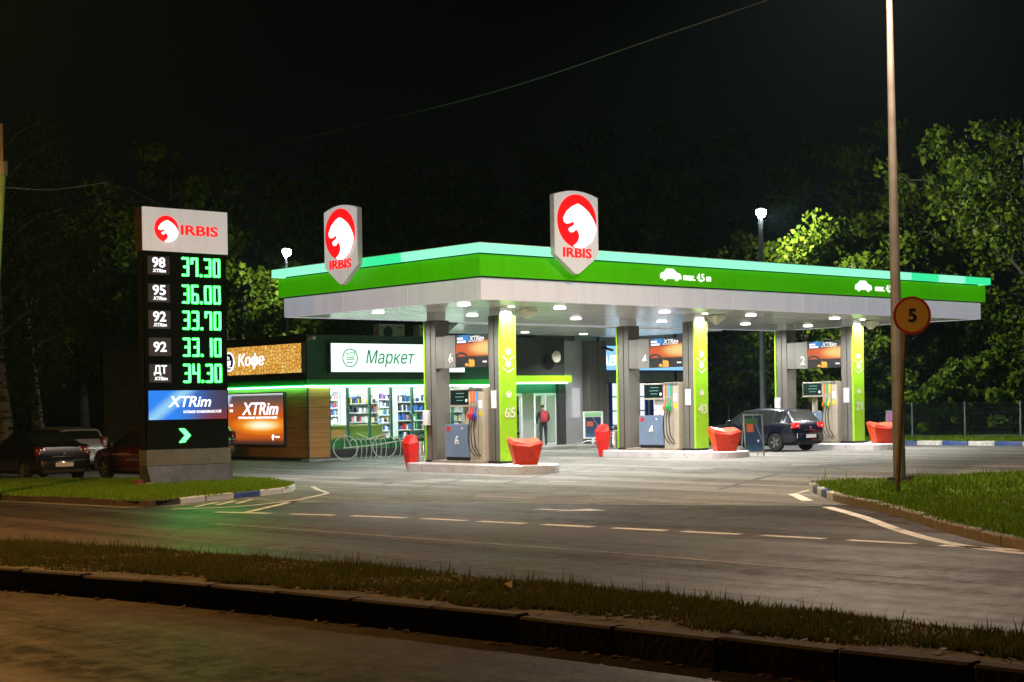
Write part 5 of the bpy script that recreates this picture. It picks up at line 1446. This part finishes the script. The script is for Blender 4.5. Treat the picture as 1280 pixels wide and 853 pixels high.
def split_by_mat(me, idx, name, m_):
    bm = bmesh.new(); bm.from_mesh(me)
    bmesh.ops.delete(bm, geom=[f for f in bm.faces if f.material_index != idx], context='FACES')
    if not bm.faces: bm.free(); return None
    for f in bm.faces: f.material_index = 0; f.smooth = True
    bmesh.ops.recalc_face_normals(bm, faces=bm.faces) if False else None
    out = bpy.data.meshes.new(name); bm.to_mesh(out); bm.free()
    out.materials.append(m_); out.set_sharp_from_angle(angle=R_(38))
    return out
def car(name, label, kind, x, y, rz, paint, plate, lit=False, zg=None):
    K = KEY[kind]; k = np.array(K['k'])
    ys = sorted(set([q[0] for q in K['k']] + [e for w_ in K['win'] for e in w_] + list(K['ws']) + list(K['rw'])))
    rings = []; V = []
    for yy in ys:
        zb, w_, ze, wt, zt = [float(np.interp(yy, k[:, 0], k[:, c])) for c in range(1, 6)]
        h = zt - ze
        P = [(0, zb), (.78 * w_, zb), (.95 * w_, zb + .10), (w_, zb + (ze - zb) * .52), (.985 * w_, ze - .05), (.95 * w_, ze + .015), (wt + .045, ze + .02 + (h - .02) * .84), (wt - .04, ze + h * .965), (0, zt)]
        full = P + [(-px, pz) for px, pz in P[-2:0:-1]]
        rings.append(len(V)); V += [(px, yy, pz) for px, pz in full]
    n = 16; F = []; MI = []
    def mid(a, b): return (a + b) / 2
    names = {0: 'body', 1: 'underbody'}
    nw = len(K['win'])
    for s in range(len(ys) - 1):
        m_ = mid(ys[s], ys[s + 1])
        for j in range(n):
            j2 = (j + 1) % n
            mi = 0
            if j in (0, 1, 14, 15): mi = 1
            if j in (5, 10):
                for q, w_ in enumerate(K['win']):
                    if w_[0] < m_ < w_[1]: mi = 2 + q + (nw if j == 10 else 0)
            if j in (7, 8):
                if K['ws'][0] < m_ < K['ws'][1]: mi = 2 + 2 * nw
                if K['rw'][0] < m_ < K['rw'][1]: mi = 3 + 2 * nw
            F.append((rings[s] + j, rings[s] + j2, rings[s + 1] + j2, rings[s + 1] + j)); MI.append(mi)
    F.append(tuple(rings[0] + j for j in reversed(range(n)))); MI.append(0)
    F.append(tuple(rings[-1] + j for j in range(n))); MI.append(0)
    me = bpy.data.meshes.new('c'); me.from_pydata(V, [], F)
    for q in range(4 + 2 * nw): me.materials.append(under_m)
    me.polygons.foreach_set('material_index', MI); me.update()
    bmx = bmesh.new(); bmx.from_mesh(me); bmesh.ops.recalc_face_normals(bmx, faces=bmx.faces); bmx.to_mesh(me); bmx.free()
    tmp = bpy.data.objects.new('c', me); COL.objects.link(tmp)
    cu = MB()
    for yw in K['wh']: cu.lathe([(K['r'] + .055, -1.2), (K['r'] + .055, 1.2)], (0, yw, K['r']), axis='x', n=24)
    cu.mi = [1] * len(cu.f)
    cm = bpy.data.meshes.new('k'); cm.from_pydata(cu.v, [], cu.f)
    cm.materials.append(under_m); cm.materials.append(under_m); cm.polygons.foreach_set('material_index', cu.mi)
    bmx = bmesh.new(); bmx.from_mesh(cm); bmesh.ops.recalc_face_normals(bmx, faces=bmx.faces); bmx.to_mesh(cm); bmx.free()
    ct = bpy.data.objects.new('k', cm); COL.objects.link(ct)
    md = tmp.modifiers.new('b', 'BOOLEAN'); md.operation = 'DIFFERENCE'; md.object = ct; md.solver = 'EXACT'
    dg = bpy.context.evaluated_depsgraph_get()
    res = bpy.data.meshes.new_from_object(tmp.evaluated_get(dg))
    bpy.data.objects.remove(tmp); bpy.data.objects.remove(ct)
    z = G(x) if zg is None else zg
    t = thing(name, label, 'car', (x, y, z + 0.004), 'cars at the filling station', rz)
    link('body', split_by_mat(res, 0, 'body', paint), t)
    u = split_by_mat(res, 1, 'underbody', under_m)
    if u: link('underbody', u, t)
    for q in range(2 + 2 * nw):
        g_ = split_by_mat(res, 2 + q, 'window', glass_dark)
        if g_: link('windscreen' if q == 2 * nw else ('rear_window' if q == 2 * nw + 1 else 'window'), g_, t)
    for yw in K['wh']:
        yi = float(np.interp(yw, k[:, 0], k[:, 2]))
        for s in (-1, 1):
            r = K['r']; xo = s * (yi - 0.01)
            b = MB(); b.lathe([(r * .66, xo - s * .20), (r * .93, xo - s * .20), (r, xo - s * .16), (r, xo - s * .04), (r * .94, xo - s * .005), (r * .68, xo), (r * .66, xo - s * .03)], (0, yw, r), axis='x', n=24)
            wl = link('wheel', b.mesh('wheel', M['rubber'], smooth=30), t)
            b = MB(); b.lathe([(r * .655, xo - s * .10), (r * .655, xo - s * .012), (r * .60, xo - s * .012), (r * .57, xo - s * .04), (r * .2, xo - s * .03), (r * .16, xo - s * .012)], (0, yw, r), axis='x', n=24)
            link('rim', b.mesh('rim', rim_m if kind != 'hatch' else M['dark_grey'], smooth=30), wl)
            b = MB()
            for q in range(5):
                an = 2 * math.pi * q / 5
                cy_, sy_ = math.cos(an), math.sin(an)
                b.hexa([(xo - s * .045, yw + cy_ * r * .15 - sy_ * .035, r + sy_ * r * .15 + cy_ * .035), (xo - s * .045, yw + cy_ * r * .15 + sy_ * .035, r + sy_ * r * .15 - cy_ * .035), (xo - s * .045, yw + cy_ * r * .62 + sy_ * .025, r + sy_ * r * .62 - cy_ * .025), (xo - s * .045, yw + cy_ * r * .62 - sy_ * .025, r + sy_ * r * .62 + cy_ * .025),
                        (xo - s * .008, yw + cy_ * r * .15 - sy_ * .035, r + sy_ * r * .15 + cy_ * .035), (xo - s * .008, yw + cy_ * r * .15 + sy_ * .035, r + sy_ * r * .15 - cy_ * .035), (xo - s * .016, yw + cy_ * r * .62 + sy_ * .025, r + sy_ * r * .62 - cy_ * .025), (xo - s * .016, yw + cy_ * r * .62 - sy_ * .025, r + sy_ * r * .62 + cy_ * .025)])
            link('spokes', b.mesh('spokes', rim_m), wl)
    x0, x1, y0, y1, z0, z1 = K['tail']
    for s in (-1, 1):
        b = MB(); a0, a1 = (x0, x1) if s > 0 else (-x1, -x0)
        b.bbox(a0, a1, y0, y1, z0, z1, 0.045); tl = link('tail_light', b.mesh('tail_light', tail_m if lit else tail_d, smooth=50), t)
        b = MB(); c0 = (a0 + a1) / 2; b.bbox(c0 - .07, c0 + .07, y0 - .004, y0 + .02, z0 + .05, z0 + .10, .01); link('reverse_lamp', b.mesh('reverse_lamp', head_m), tl)
        yf = k[-1, 0]
        b = MB(); a0, a1 = (.38, .70) if s > 0 else (-.70, -.38)
        b.bbox(a0, a1, yf - .34, yf - .06, .60, .74, .04); link('headlight', b.mesh('headlight', head_m, smooth=50), t)
        b = MB(); a0, a1 = (.86, 1.02) if s > 0 else (-1.02, -.86)
        b.bbox(a0, a1, .62, .80, .95, 1.07, .03); link('mirror', b.mesh('mirror', paint, smooth=50), t)
        ws = float(np.interp(0, k[:, 0], k[:, 2]))
        for yy in (K['win'][1][0] + .02, K['win'][2][0] - .03, K['win'][2][1] + .05):
            b = MB(); a = s * (ws * .988); b.box(min(a, a + s * .012), max(a, a + s * .012), yy, yy + .012, .36, .88); link('door_seam', b.mesh('door_seam', M['black']), t)
        for yy in (K['win'][1][0] + .12, K['win'][2][0] + .1):
            b = MB(); a = s * (ws * .985); b.bbox(min(a, a + s * .03), max(a, a + s * .03), yy, yy + .18, .80, .835, .008); link('door_handle', b.mesh('door_handle', paint), t)
    yr = k[0, 0]
    b = MB(); b.bbox(-.70, .70, yr - .05, yr + .12, .36, .62, .04); bp = link('bumper', b.mesh('bumper', paint, smooth=50), t)
    b = MB(); b.bbox(-.62, .62, yr - .035, yr + .12, .26, .359, .02); link('bumper_skirt', b.mesh('bumper_skirt', under_m), t)
    yp, zp = K['plate']
    b = MB(); b.rect(-.26, .26, zp - .058, zp + .058, (0, yr - .05, 0), FB, 0.001, .012); pl = link('number_plate', b.mesh('number_plate', plate_m), t)
    b = MB(); b.bbox(-.36, .36, yr - .02, yr + .06, .70, .735, .01); link('boot_trim', b.mesh('boot_trim', chrome_m if kind != 'hatch' else paint), t)
    b = MB(); b.lathe([(.05, -.02), (.05, .0)], (0, yr - .028, .80), axis='y', n=16); link('badge', b.mesh('badge', chrome_m), t)
    b = MB(); b.tube([(0, K['rw'][0] - .02, 1.0), (.25, K['rw'][0] + .08, 1.08)], .008, 5); link('wiper', b.mesh('wiper', M['black']), t)
    return t
def paintm(name, c, fl=0.25): return mat(name, c, fl, metal=0.35, coat=0.8)
car('parked_sedan', 'dark sedan with pale number plate parked at the left picture edge', 'sedan', -6.42, 12.85, R_(-4), paintm('paint_black', (.012, .015, .022)), 1)
car('parked_hatchback', 'dark red car parked behind the price pylon', 'hatch', -4.55, 9.2, R_(2), paintm('paint_red', (.10, .008, .008)), 1)
car('parked_estate', 'silver estate car parked behind the dark sedan', 'estate', -2.75, 19.3, R_(0), paintm('paint_silver', (.42, .42, .45)), 1)
car('parked_estate', 'dark grey car parked in front of the flare poster, half hidden by the pylon', 'estate', 2.55, 19.9, R_(0), paintm('paint_grey', (.05, .055, .05)), 1)
car('hatchback', 'dark blue hatchback with red tail lights standing at the far pump', 'hatch', 16.72, 4.75, R_(0), paintm('paint_dark_blue', (.008, .009, .024)), 1, lit=True)

# ------------------------------------------------------------------ person with a backpack
def person(x, y, z, rz):
    t = thing('person', 'person in dark jacket and trousers at the shop door, back turned, wearing a red backpack', 'person', (x, y, z), None, rz)
    J = {'pel': (0, 0, .93, .14, .11), 'wai': (0, 0, 1.08, .135, .105), 'che': (0, .02, 1.30, .165, .12), 'nec': (0, .04, 1.47, .06, .06), 'hd0': (0, .07, 1.55, .075, .085), 'hd1': (0, .08, 1.64, .09, .10), 'hd2': (0, .07, 1.72, .055, .06)}
    for s, n_ in ((1, 'r'), (-1, 'l')):
        J.update({'hip' + n_: (s * .095, 0, .86, .095, .10), 'kne' + n_: (s * .11, .03 if s > 0 else -.02, .49, .066, .07), 'ank' + n_: (s * .115, -.02, .10, .048, .052), 'toe' + n_: (s * .125, .14, .045, .042, .036),
                  'sho' + n_: (s * .20, .02, 1.39, .07, .07), 'elb' + n_: (s * .265, .02, 1.12, .052, .054), 'wri' + n_: (s * .22, .19, .97, .036, .036), 'han' + n_: (s * .19, .27, .95, .038, .03)})
    E_ = [('pel', 'wai'), ('wai', 'che'), ('che', 'nec'), ('nec', 'hd0'), ('hd0', 'hd1'), ('hd1', 'hd2')]
    for n_ in 'rl': E_ += [('pel', 'hip' + n_), ('hip' + n_, 'kne' + n_), ('kne' + n_, 'ank' + n_), ('ank' + n_, 'toe' + n_), ('che', 'sho' + n_), ('sho' + n_, 'elb' + n_), ('elb' + n_, 'wri' + n_), ('wri' + n_, 'han' + n_)]
    ks = list(J); me = bpy.data.meshes.new('p')
    me.from_pydata([J[q][:3] for q in ks], [(ks.index(a), ks.index(b_)) for a, b_ in E_], [])
    ob = bpy.data.objects.new('p', me); COL.objects.link(ob)
    ob.modifiers.new('s', 'SKIN')
    for i, q in enumerate(ks):
        me.skin_vertices[0].data[i].radius = J[q][3:5]
        me.skin_vertices[0].data[i].use_root = (q == 'pel')
    ss = ob.modifiers.new('u', 'SUBSURF'); ss.levels = 2; ss.render_levels = 2
    dg = bpy.context.evaluated_depsgraph_get()
    bm_ = bpy.data.meshes.new_from_object(ob.evaluated_get(dg)); bpy.data.objects.remove(ob)
    mats = [mat('jacket_dark', (.022, .03, .032), .8, vary=.2), mat('trousers', (.03, .04, .055), .85, vary=.2), mat('skin', (.35, .2, .14), .6), mat('shoes', (.02, .02, .02), .6), mat('hair', (.03, .02, .014), .8)]
    for mm in mats: bm_.materials.append(mm)
    for p in bm_.polygons:
        c = p.center; p.use_smooth = True
        p.material_index = 3 if c.z < .085 else 1 if c.z < .88 and abs(c.x) < .2 and c.y < .12 else 2 if (c.z > 1.49 or (c.y > .2 and c.z > .5)) else 0
        if c.z > 1.60 and c.y < .10 or c.z > 1.69: p.material_index = 4
    link('body', bm_, t)
    b = MB(); b.bbox(-.075, .075, .13, .175, 1.60, 1.615, .004); link('brow', b.mesh('brow', mats[4]), t)
    b = MB()                                                   # fingers of both hands
    for s in (1, -1):
        for q in range(4): b.tube([(s * (.17 + q * .017), .285, .945), (s * (.165 + q * .017), .32, .93), (s * (.165 + q * .016), .335, .905)], .008, 5)
        b.tube([(s * .165, .25, .955), (s * .145, .285, .955)], .009, 5)
    link('fingers', b.mesh('fingers', mats[2]), t)
    t.scale = (.93, .93, .93)
    bp = thing('backpack', 'red backpack with dark edges on the back of the person at the shop door', 'backpack', (x, y, z), None, rz)
    bp.scale = t.scale
    b = MB(); b.bbox(-.15, .15, -.27, -.105, 1.0, 1.44, .05); link('bag', b.mesh('bag', mat('backpack_red', (.42, .015, .03), .6, vary=.15), smooth=60), bp)
    b = MB(); b.bbox(-.12, .12, -.31, -.268, 1.03, 1.24, .03); link('pocket', b.mesh('pocket', mat('backpack_pocket', (.30, .012, .02), .6), smooth=60), bp)
    b = MB()
    for s in (-1, 1): b.tube([(s * .10, -.11, 1.42), (s * .12, .0, 1.475), (s * .12, .13, 1.36), (s * .13, .12, 1.15), (s * .13, -.11, 1.05)], .018, 6)
    link('straps', b.mesh('straps', mats[3]), bp)
person(15.45, 14.75, 0.24, R_(-25))

# ------------------------------------------------------------------ lamps, poles, cables
lamp_e = emit('floodlamp_lens', (0.80, 0.9, 1.0), 220.0)
def floodpole(label, x, y, ztop, r0, power, aim):
    t = thing('flood_lamp', label, 'lamp post', (x, y, G(x) + 0.1), 'white flood lamps on poles')
    b = MB(); b.tube([(x, y, G(x) + 0.05), (x, y, ztop - 0.35)], [r0, r0 * 0.6], 10); b.build('pole', M['galv'], t)
    b = MB(); b.bbox(x - 0.18, x + 0.18, y - 0.1, y + 0.16, ztop - 0.004, ztop + 0.08, 0.03); b.build('lamp_housing', M['galv'], t)
    b = MB(); b.lathe([(0.03, -.24), (.13, -.2), (.2, -.11), (.22, 0.0), (.2, .07)], (x, y - 0.05, ztop - 0.075), n=16); b.build('lamp_lens', lamp_e, t)
    lamp_light(t, (x + aim[0] * 0.3, y + aim[1] * 0.3, ztop - 0.2), power, (0.95, 0.97, 0.95), 136.0, 0.6, 0.15, aim)
    b = MB(); b.tube([(x, y + 0.1, ztop - 0.36), (x, y + 0.12, ztop + 0.0)], 0.03, 8); b.build('bracket', M['galv'], t)
floodpole('slim lamp post with white light behind the shop roof, left of the shield sign', 15.3, 32.5, 9.35, 0.09, 1300.0, (-0.3, 0.8, -0.4))
floodpole('lamp post with bright white light behind the canopy, before the trees', 26.55, 13.0, 10.0, 0.16, 7000.0, (0.9, -0.3, -0.3))

brown_pole_m = mat('pole_brown', (0.17, 0.145, 0.12), 0.55, metal=0.3, vary=0.25, vscale=1.2)  # brown pole colour, tone varied at random
def street_lamp(label, x, y, zb, h, dirx, diry, lens):
    t = thing('street_lamp', label, 'street lamp', (x, y, zb), 'tall street lamps')
    lx, ly = -0.06, 0.03
    b = MB(); b.tube([(x, y, zb - 0.05), (x + lx * .5, y + ly * .5, zb + h * .5), (x + lx, y + ly, zb + h)], [0.135, 0.10, 0.055], 12); b.build('pole', brown_pole_m, t)
    b = MB(); b.lathe([(.28, 0.0), (.28, .05)], (x, y, zb - 0.005), n=14)
    for q in range(8):
        an = q * math.pi / 4; b.box(x + .22 * math.cos(an) - .025, x + .22 * math.cos(an) + .025, y + .22 * math.sin(an) - .025, y + .22 * math.sin(an) + .025, zb + .046, zb + .11)
    b.build('base_flange', M['dark_concrete'], t)
    ex, ey = x + lx + dirx * 1.8, y + ly + diry * 1.8
    b = MB(); b.tube(catmull([(x + lx, y + ly, zb + h - .02), (x + lx + dirx * .3, y + ly + diry * .3, zb + h + .35), (ex, ey, zb + h + .55)], 5), .045, 8); b.build('arm', brown_pole_m, t)
    b = MB(); b.bbox(ex - .35, ex + .35, ey - .18, ey + .18, zb + h + .48, zb + h + .66, .05); b.build('lamp_head', M['galv'], t)
    b = MB(); b.box(ex - .28, ex + .28, ey - .14, ey + .14, zb + h + .44, zb + h + .479); b.build('lamp_lens', lens[0], t)
    lamp_light(t, (ex, ey, zb + h + .40), lens[1], lens[2], lens[3], 0.4, 0.2, (0, 0, -1))
WARM = (emit('street_lamp_lens', (1.0, 0.8, 0.6), 20.0), 10500.0, (1.0, 0.78, 0.58), 150.0)
SOD = (emit('sodium_lamp_lens', (1.0, 0.44, 0.10), 20.0), 12500.0, (1.0, 0.46, 0.11), 172.0)
street_lamp('tall tapered brown street lamp pole on the right lawn', 2.0, -11.55, G(2.0) + 0.115, 11.6, -0.9, -0.45, WARM)
street_lamp('street lamp on the verge, beyond the left picture edge', -20.9, -5.5, G(-15) + 0.2, 10.5, 0.5, -0.86, SOD)

# speed limit sign on a leaning post
t = thing('speed_limit_sign', 'round yellow sign with red rim and number 5 on a leaning brown post', 'road sign', (-0.8, -13.5, -0.02))
b = MB(); b.tube([(-0.8, -13.5, -0.05), (-0.62, -13.66, 3.75)], 0.045, 8); b.build('post', mat('post_brown', (0.13, 0.075, 0.045), 0.6, vary=0.3), t)
FS = (Vector((0.77, -0.638, 0)), Vector((0, 0, 1)))
SP = Vector((-0.56, -13.72, 3.44))
b = MB(); b.prism(disc(0, 0, 0.375, 36), SP, FS, 0.06, 0.07); b.build('sign_back', M['galv'], t)
b = MB(); b.prism(disc(0, 0, 0.372, 36), SP, FS, 0.0705, 0.08); b.build('rim', mat('sign_red', (0.5, 0.03, 0.02), 0.35), t)
b = MB(); b.prism(disc(0, 0, 0.32, 36), SP, FS, 0.0805, 0.084); b.build('sign_face', mat('sign_yellow', (0.8, 0.45, 0.06), 0.35), t)
text('5', SP, FS, mat('sign_black', (0.01, 0.01, 0.01), 0.5), t, height=0.27, bold=0.03, depth=0.006, d=0.0845)

# leaning concrete utility pole at the left edge
t = thing('utility_pole', 'pale concrete utility pole at the left picture edge', 'utility pole', (-12.75, 2.0, -0.02))
pole_c = mat('pole_concrete', (0.17, 0.36, 0.16), 0.8, vary=0.2, bump=0.4)  # green light of the sign put into the concrete colour
b = MB(); b.tube([(-12.70, 1.95, -0.1), (-12.05, 2.08, 7.35)], [0.15, 0.10], 12); b.build('shaft', pole_c, t)
b = MB(); b.tube([(-12.055, 2.08, 7.3), (-12.05, 2.08, 8.25)], [0.05, 0.04], 8); b.build('top_tube', brown_pole_m, t)
b = MB(); b.lathe([(.14, 7.1), (.14, 7.4)], (-12.07, 2.08, 0), n=12); b.build('collar', M['galv'], t)
def cable(label, P, r):
    b = MB(); b.tube(P, r, 5); o = b.build('overhead_cable', mat('cable_grey', (0.25, 0.27, 0.22), 0.5)); tag(o, label, 'cable', 'overhead cables')
cable('long overhead cable rising across the night sky above the canopy', catmull([(16, 50, 15.6), (10, 32.25, 13.05), (0, 1.9, 9.86), (-5, -12, 8.75), (-9, -23.5, 8.1)], 10), 0.012)
cable('short overhead cable leaving the utility pole on the left', catmull([(-12.1, 2.1, 6.85), (-9.5, 5.0, 7.3), (-6, 9, 8.2)], 6), 0.012)

# ------------------------------------------------------------------ mesh fence
fn = thing('mesh_fence', 'low wire mesh fence in front of the dark trees on the right', 'fence', (28.3, 8, G(28) + 0.1))
zf = G(28) + 0.1
fm = mat('fence_wire', (0.05, 0.075, 0.075), 0.6, metal=0.2)
for k in range(-5, 8):
    y = 1.76 + k * 2.46
    b = MB(); b.box(28.27, 28.33, y - 0.03, y + 0.03, zf - 0.05, zf + 1.5); b.build('post', M['galv'], fn)
    b = MB()
    for q in range(1, 25): b.box(28.297, 28.303, y + q * 0.098 - 0.003, y + q * 0.098 + 0.003, zf + 0.08, zf + 1.46)
    for q in range(8): b.box(28.292, 28.308, y + 0.031, y + 2.429, zf + 0.1 + q * 0.19, zf + 0.108 + q * 0.19)
    b.build('mesh_panel', fm, fn)

# ------------------------------------------------------------------ trees
bark_m = mat('bark', (0.07, 0.055, 0.04), 0.95, vary=0.4, bump=0.8, bscale=8)
def birchbark(nt):
    n_ = noise(nt, 2.0, 5.0, 0.7, stretch=(1, 1, 5)).ss(0.48, 0.6)
    return mixc(nt, n_, (0.42, 0.38, 0.32), (0.05, 0.045, 0.04))
birch_m = print_art('birch_bark', birchbark, 0.8)
leaf_a = leafmat('leaf_maple', [(0.045, 0.085, 0.006), (0.07, 0.12, 0.006), (0.10, 0.16, 0.008), (0.15, 0.19, 0.010)], 0.5, 0.3)
leaf_b = leafmat('leaf_birch', [(0.03, 0.065, 0.014), (0.05, 0.095, 0.02), (0.075, 0.12, 0.03)], 0.5, 0.3)
def leaves(centres, radii, per, size, seed, flat=0.75, droop=0.0):
    r = np.random.default_rng(seed)
    C_ = np.repeat(np.array(centres), per, axis=0); Rd = np.repeat(np.array(radii), per)
    n = len(C_)
    d = r.normal(size=(n, 3)); d /= np.linalg.norm(d, axis=1)[:, None]
    p = C_ + d * (Rd * r.uniform(0.25, 1.0, n) ** 0.6)[:, None] * np.array([1, 1, flat])
    if droop: p[:, 2] -= droop * r.uniform(0, 1, n) ** 1.5 * Rd * 2
    a = r.normal(size=(n, 3)); a[:, 2] -= 0.5; a /= np.linalg.norm(a, axis=1)[:, None]
    b_ = np.cross(a, r.normal(size=(n, 3))); b_ /= np.linalg.norm(b_, axis=1)[:, None]
    s = (size * r.uniform(0.6, 1.3, n))[:, None]
    V = np.stack([p - a * s * .55, p + b_ * s * .34, p + a * s * .55, p - b_ * s * .34], 1)
    return V.reshape(-1, 3)
def leafmesh(V, name, m_):
    n = len(V) // 4
    me = bpy.data.meshes.new(name); me.vertices.add(n * 4); me.vertices.foreach_set('co', V.astype(np.float32).reshape(-1))
    me.loops.add(n * 4); me.loops.foreach_set('vertex_index', np.arange(n * 4, dtype=np.int32))
    me.polygons.add(n); me.polygons.foreach_set('loop_start', np.arange(0, n * 4, 4, dtype=np.int32))
    me.update(); me.materials.append(m_); return me
def tree_variant(seed, h, cr, base, kind):
    r = random.Random(seed)
    tr = MB(); pts = []; x = y = 0.0
    n = 8
    lean = (r.uniform(-.06, .06), r.uniform(-.06, .06))
    for k in range(n + 1):
        f = k / n
        pts.append((x + lean[0] * h * f, y + lean[1] * h * f, h * 0.9 * f)); x += r.uniform(-.12, .12); y += r.uniform(-.12, .12)
    R0 = 0.022 * h
    tr.tube(pts, [R0 * (1 - 0.85 * k / n) + 0.01 for k in range(n + 1)], 8)
    cen = []; rad = []
    nl = 20 if kind != 'shrub' else 12
    for k in range(nl):
        f = base + (0.97 - base) * (k + r.random() * .6) / nl
        i = min(n - 1, int(f * n)); q = f * n - i
        p0 = Vector(pts[i]).lerp(Vector(pts[i + 1]), q)
        an = k * 2.4 + r.uniform(-.4, .4)
        prof = math.sin(math.pi * min(1, max(0.08, (f - base * .7) / (1.08 - base * .7)))) ** 0.7
        L = cr * prof * r.uniform(.75, 1.1)
        up_ = 0.45 if kind != 'birch' else 0.75
        e = p0 + Vector((math.cos(an) * L, math.sin(an) * L, L * up_ * r.uniform(.5, 1.1)))
        m1 = p0.lerp(e, .5) + Vector((0, 0, .12 * L))
        tr.tube([p0, m1, e], [R0 * .38 * (1 - f * .6), R0 * .22 * (1 - f * .6), .012], 5)
        for s in range(3):
            g_ = p0.lerp(e, .45 + .2 * s) + Vector((r.uniform(-1, 1), r.uniform(-1, 1), r.uniform(-.3, .7))) * (.32 * L)
            tr.tube([p0.lerp(e, .35 + .2 * s), g_], [.025, .008], 4)
            cen.append(tuple(g_)); rad.append(r.uniform(.5, .95) * cr / 3.2)
        cen.append(tuple(e)); rad.append(r.uniform(.5, .95) * cr / 3.2)
        if kind == 'birch':
            for s in range(2):
                cen.append((e.x + r.uniform(-.5, .5), e.y + r.uniform(-.5, .5), e.z - r.uniform(.6, 1.8))); rad.append(cr / 5)
    for k in range(int(nl * .6)):
        f = base + (.98 - base) * r.random(); i = min(n - 1, int(f * n))
        cen.append(tuple(Vector(pts[i]) + Vector((r.uniform(-.8, .8), r.uniform(-.8, .8), r.uniform(0, .8))))); rad.append(cr / 3.4)
    if kind == 'birch': V = leaves(cen, rad, 75, .17, seed, 1.1, droop=1.1)
    else: V = leaves(cen, [q * .85 for q in rad], 66, .26, seed, .75)
    return tr.mesh('trunk', birch_m if kind == 'birch' else bark_m, smooth=60), leafmesh(V, 'crown', leaf_b if kind == 'birch' else leaf_a)
VAR = {'A': tree_variant(1, 12, 3.6, .22, 'broad'), 'B': tree_variant(5, 13, 3.9, .25, 'broad'), 'C': tree_variant(9, 9, 3.4, .16, 'broad'), 'D': tree_variant(14, 15, 4.4, .2, 'broad'), 'W': tree_variant(21, 13, 3.0, .3, 'birch'), 'Y': tree_variant(27, 14, 3.2, .28, 'birch'), 'S': tree_variant(33, 2.6, 1.7, .05, 'shrub')}
def c2w(px, D):
    X_ = (px - 640) / 2044 * D
    p = CAM + FWD * D + RGT * X_
    return p.x, p.y
def tree(name, label, var, px, D, sc, rz, lean=0.0, zb=None):
    x, y = c2w(px, D)
    t = thing(name, label, 'tree' if var != 'S' else 'shrub', (x, y, (G(x) + 0.05) if zb is None else zb), 'trees behind the filling station' if var != 'S' else 'shrubs behind the fence')
    t.rotation_euler = (0, lean, rz); t.scale = (sc, sc, sc)
    link('trunk', VAR[var][0], t); link('crown', VAR[var][1], t)
tree('birch_tree', 'birch with patchy pale trunk at the far left picture edge', 'W', 8, 64, 1.1, 0.4)
tree('birch_tree', 'birch with pale leaning trunk behind the dark sedan', 'Y', 52, 70, 0.95, 2.0, 0.10)
tree('broadleaf_tree', 'dark tree left of the grey wall, behind the parked cars', 'A', 105, 88, 1.15, 1.0)
tree('broadleaf_tree', 'dark tall tree rising above the price pylon', 'D', 205, 92, 1.15, 2.2)
tree('broadleaf_tree', 'small lit tree just right of the price pylon, over the coffee sign', 'C', 305, 82, 1.05, 0.7)
tree('broadleaf_tree', 'dark tree between the price pylon and the left shield sign', 'B', 385, 98, 1.3, 3.1)
tree('broadleaf_tree', 'dark tree behind the left shield sign', 'D', 480, 104, 1.3, 0.2)
tree('broadleaf_tree', 'dark tree behind the near canopy corner', 'A', 580, 100, 1.4, 1.9)
tree('broadleaf_tree', 'dark tree behind the right shield sign', 'D', 700, 104, 1.35, 4.0)
tree('broadleaf_tree', 'dim tree just above the canopy, right of the right shield sign', 'B', 800, 90, 1.2, 5.2)
tree('broadleaf_tree', 'tall dim tree behind the bright lamp post', 'D', 890, 98, 1.3, 0.9)
tree('broadleaf_tree', 'low sunlit looking green tree beside the bright lamp, above the canopy edge', 'C', 1005, 75, 1.1, 2.7)
tree('broadleaf_tree', 'green tree between the bright lamp and the tall pole', 'C', 1075, 78, 1.15, 4.4)
tree('broadleaf_tree', 'tall dim tree above the canopy behind the tall pole', 'D', 1060, 100, 1.3, 3.3)
tree('broadleaf_tree', 'green tree just right of the tall pole, over the canopy end', 'A', 1160, 84, 1.1, 5.6)
tree('broadleaf_tree', 'large green tree at the upper right behind the fence', 'B', 1225, 78, 1.15, 1.3)
tree('broadleaf_tree', 'green tree cut by the right picture edge', 'D', 1300, 74, 1.0, 0.5)
tree('broadleaf_tree', 'dark tree seen under the canopy between columns 4 3 and 2 1', 'A', 935, 84, 0.85, 2.9)
for k, (px, D, s_) in enumerate(((905, 80, 1.2), (1000, 82, 1.3), (1100, 76, 1.2), (1150, 74, 1.0), (1210, 75, 1.35), (1265, 73, 1.2))):
    tree('shrub', ['low shrub behind the hatchback, left of the others', 'low shrub behind the far pump', 'low shrub behind the fence by lime column 2 1', 'low shrub behind the fence right of the tall pole', 'large low shrub behind the fence post', 'low shrub behind the fence at the right picture edge'][k], 'S', px, D, s_, k * 1.3)

# ------------------------------------------------------------------ thin haze added to give the lamps a glow
b = MB(); b.box(-310, 310, -310, 310, -1.6, 24.0)
hz_m = bpy.data.materials.new('added_haze'); hz_m.use_nodes = True
nt = hz_m.node_tree; nt.nodes.remove(nt.nodes['Principled BSDF'])
pv_ = nt.nodes.new('ShaderNodeVolumePrincipled')
pv_.inputs['Color'].default_value = (0.5, 0.85, 1.0, 1)
pv_.inputs['Density'].default_value = 0.00026
pv_.inputs['Anisotropy'].default_value = 0.55
nt.links.new(pv_.outputs[0], nt.nodes['Material Output'].inputs['Volume'])
tag(b.build('haze', hz_m), 'thin added haze over the filling station', 'haze', kind='stuff')
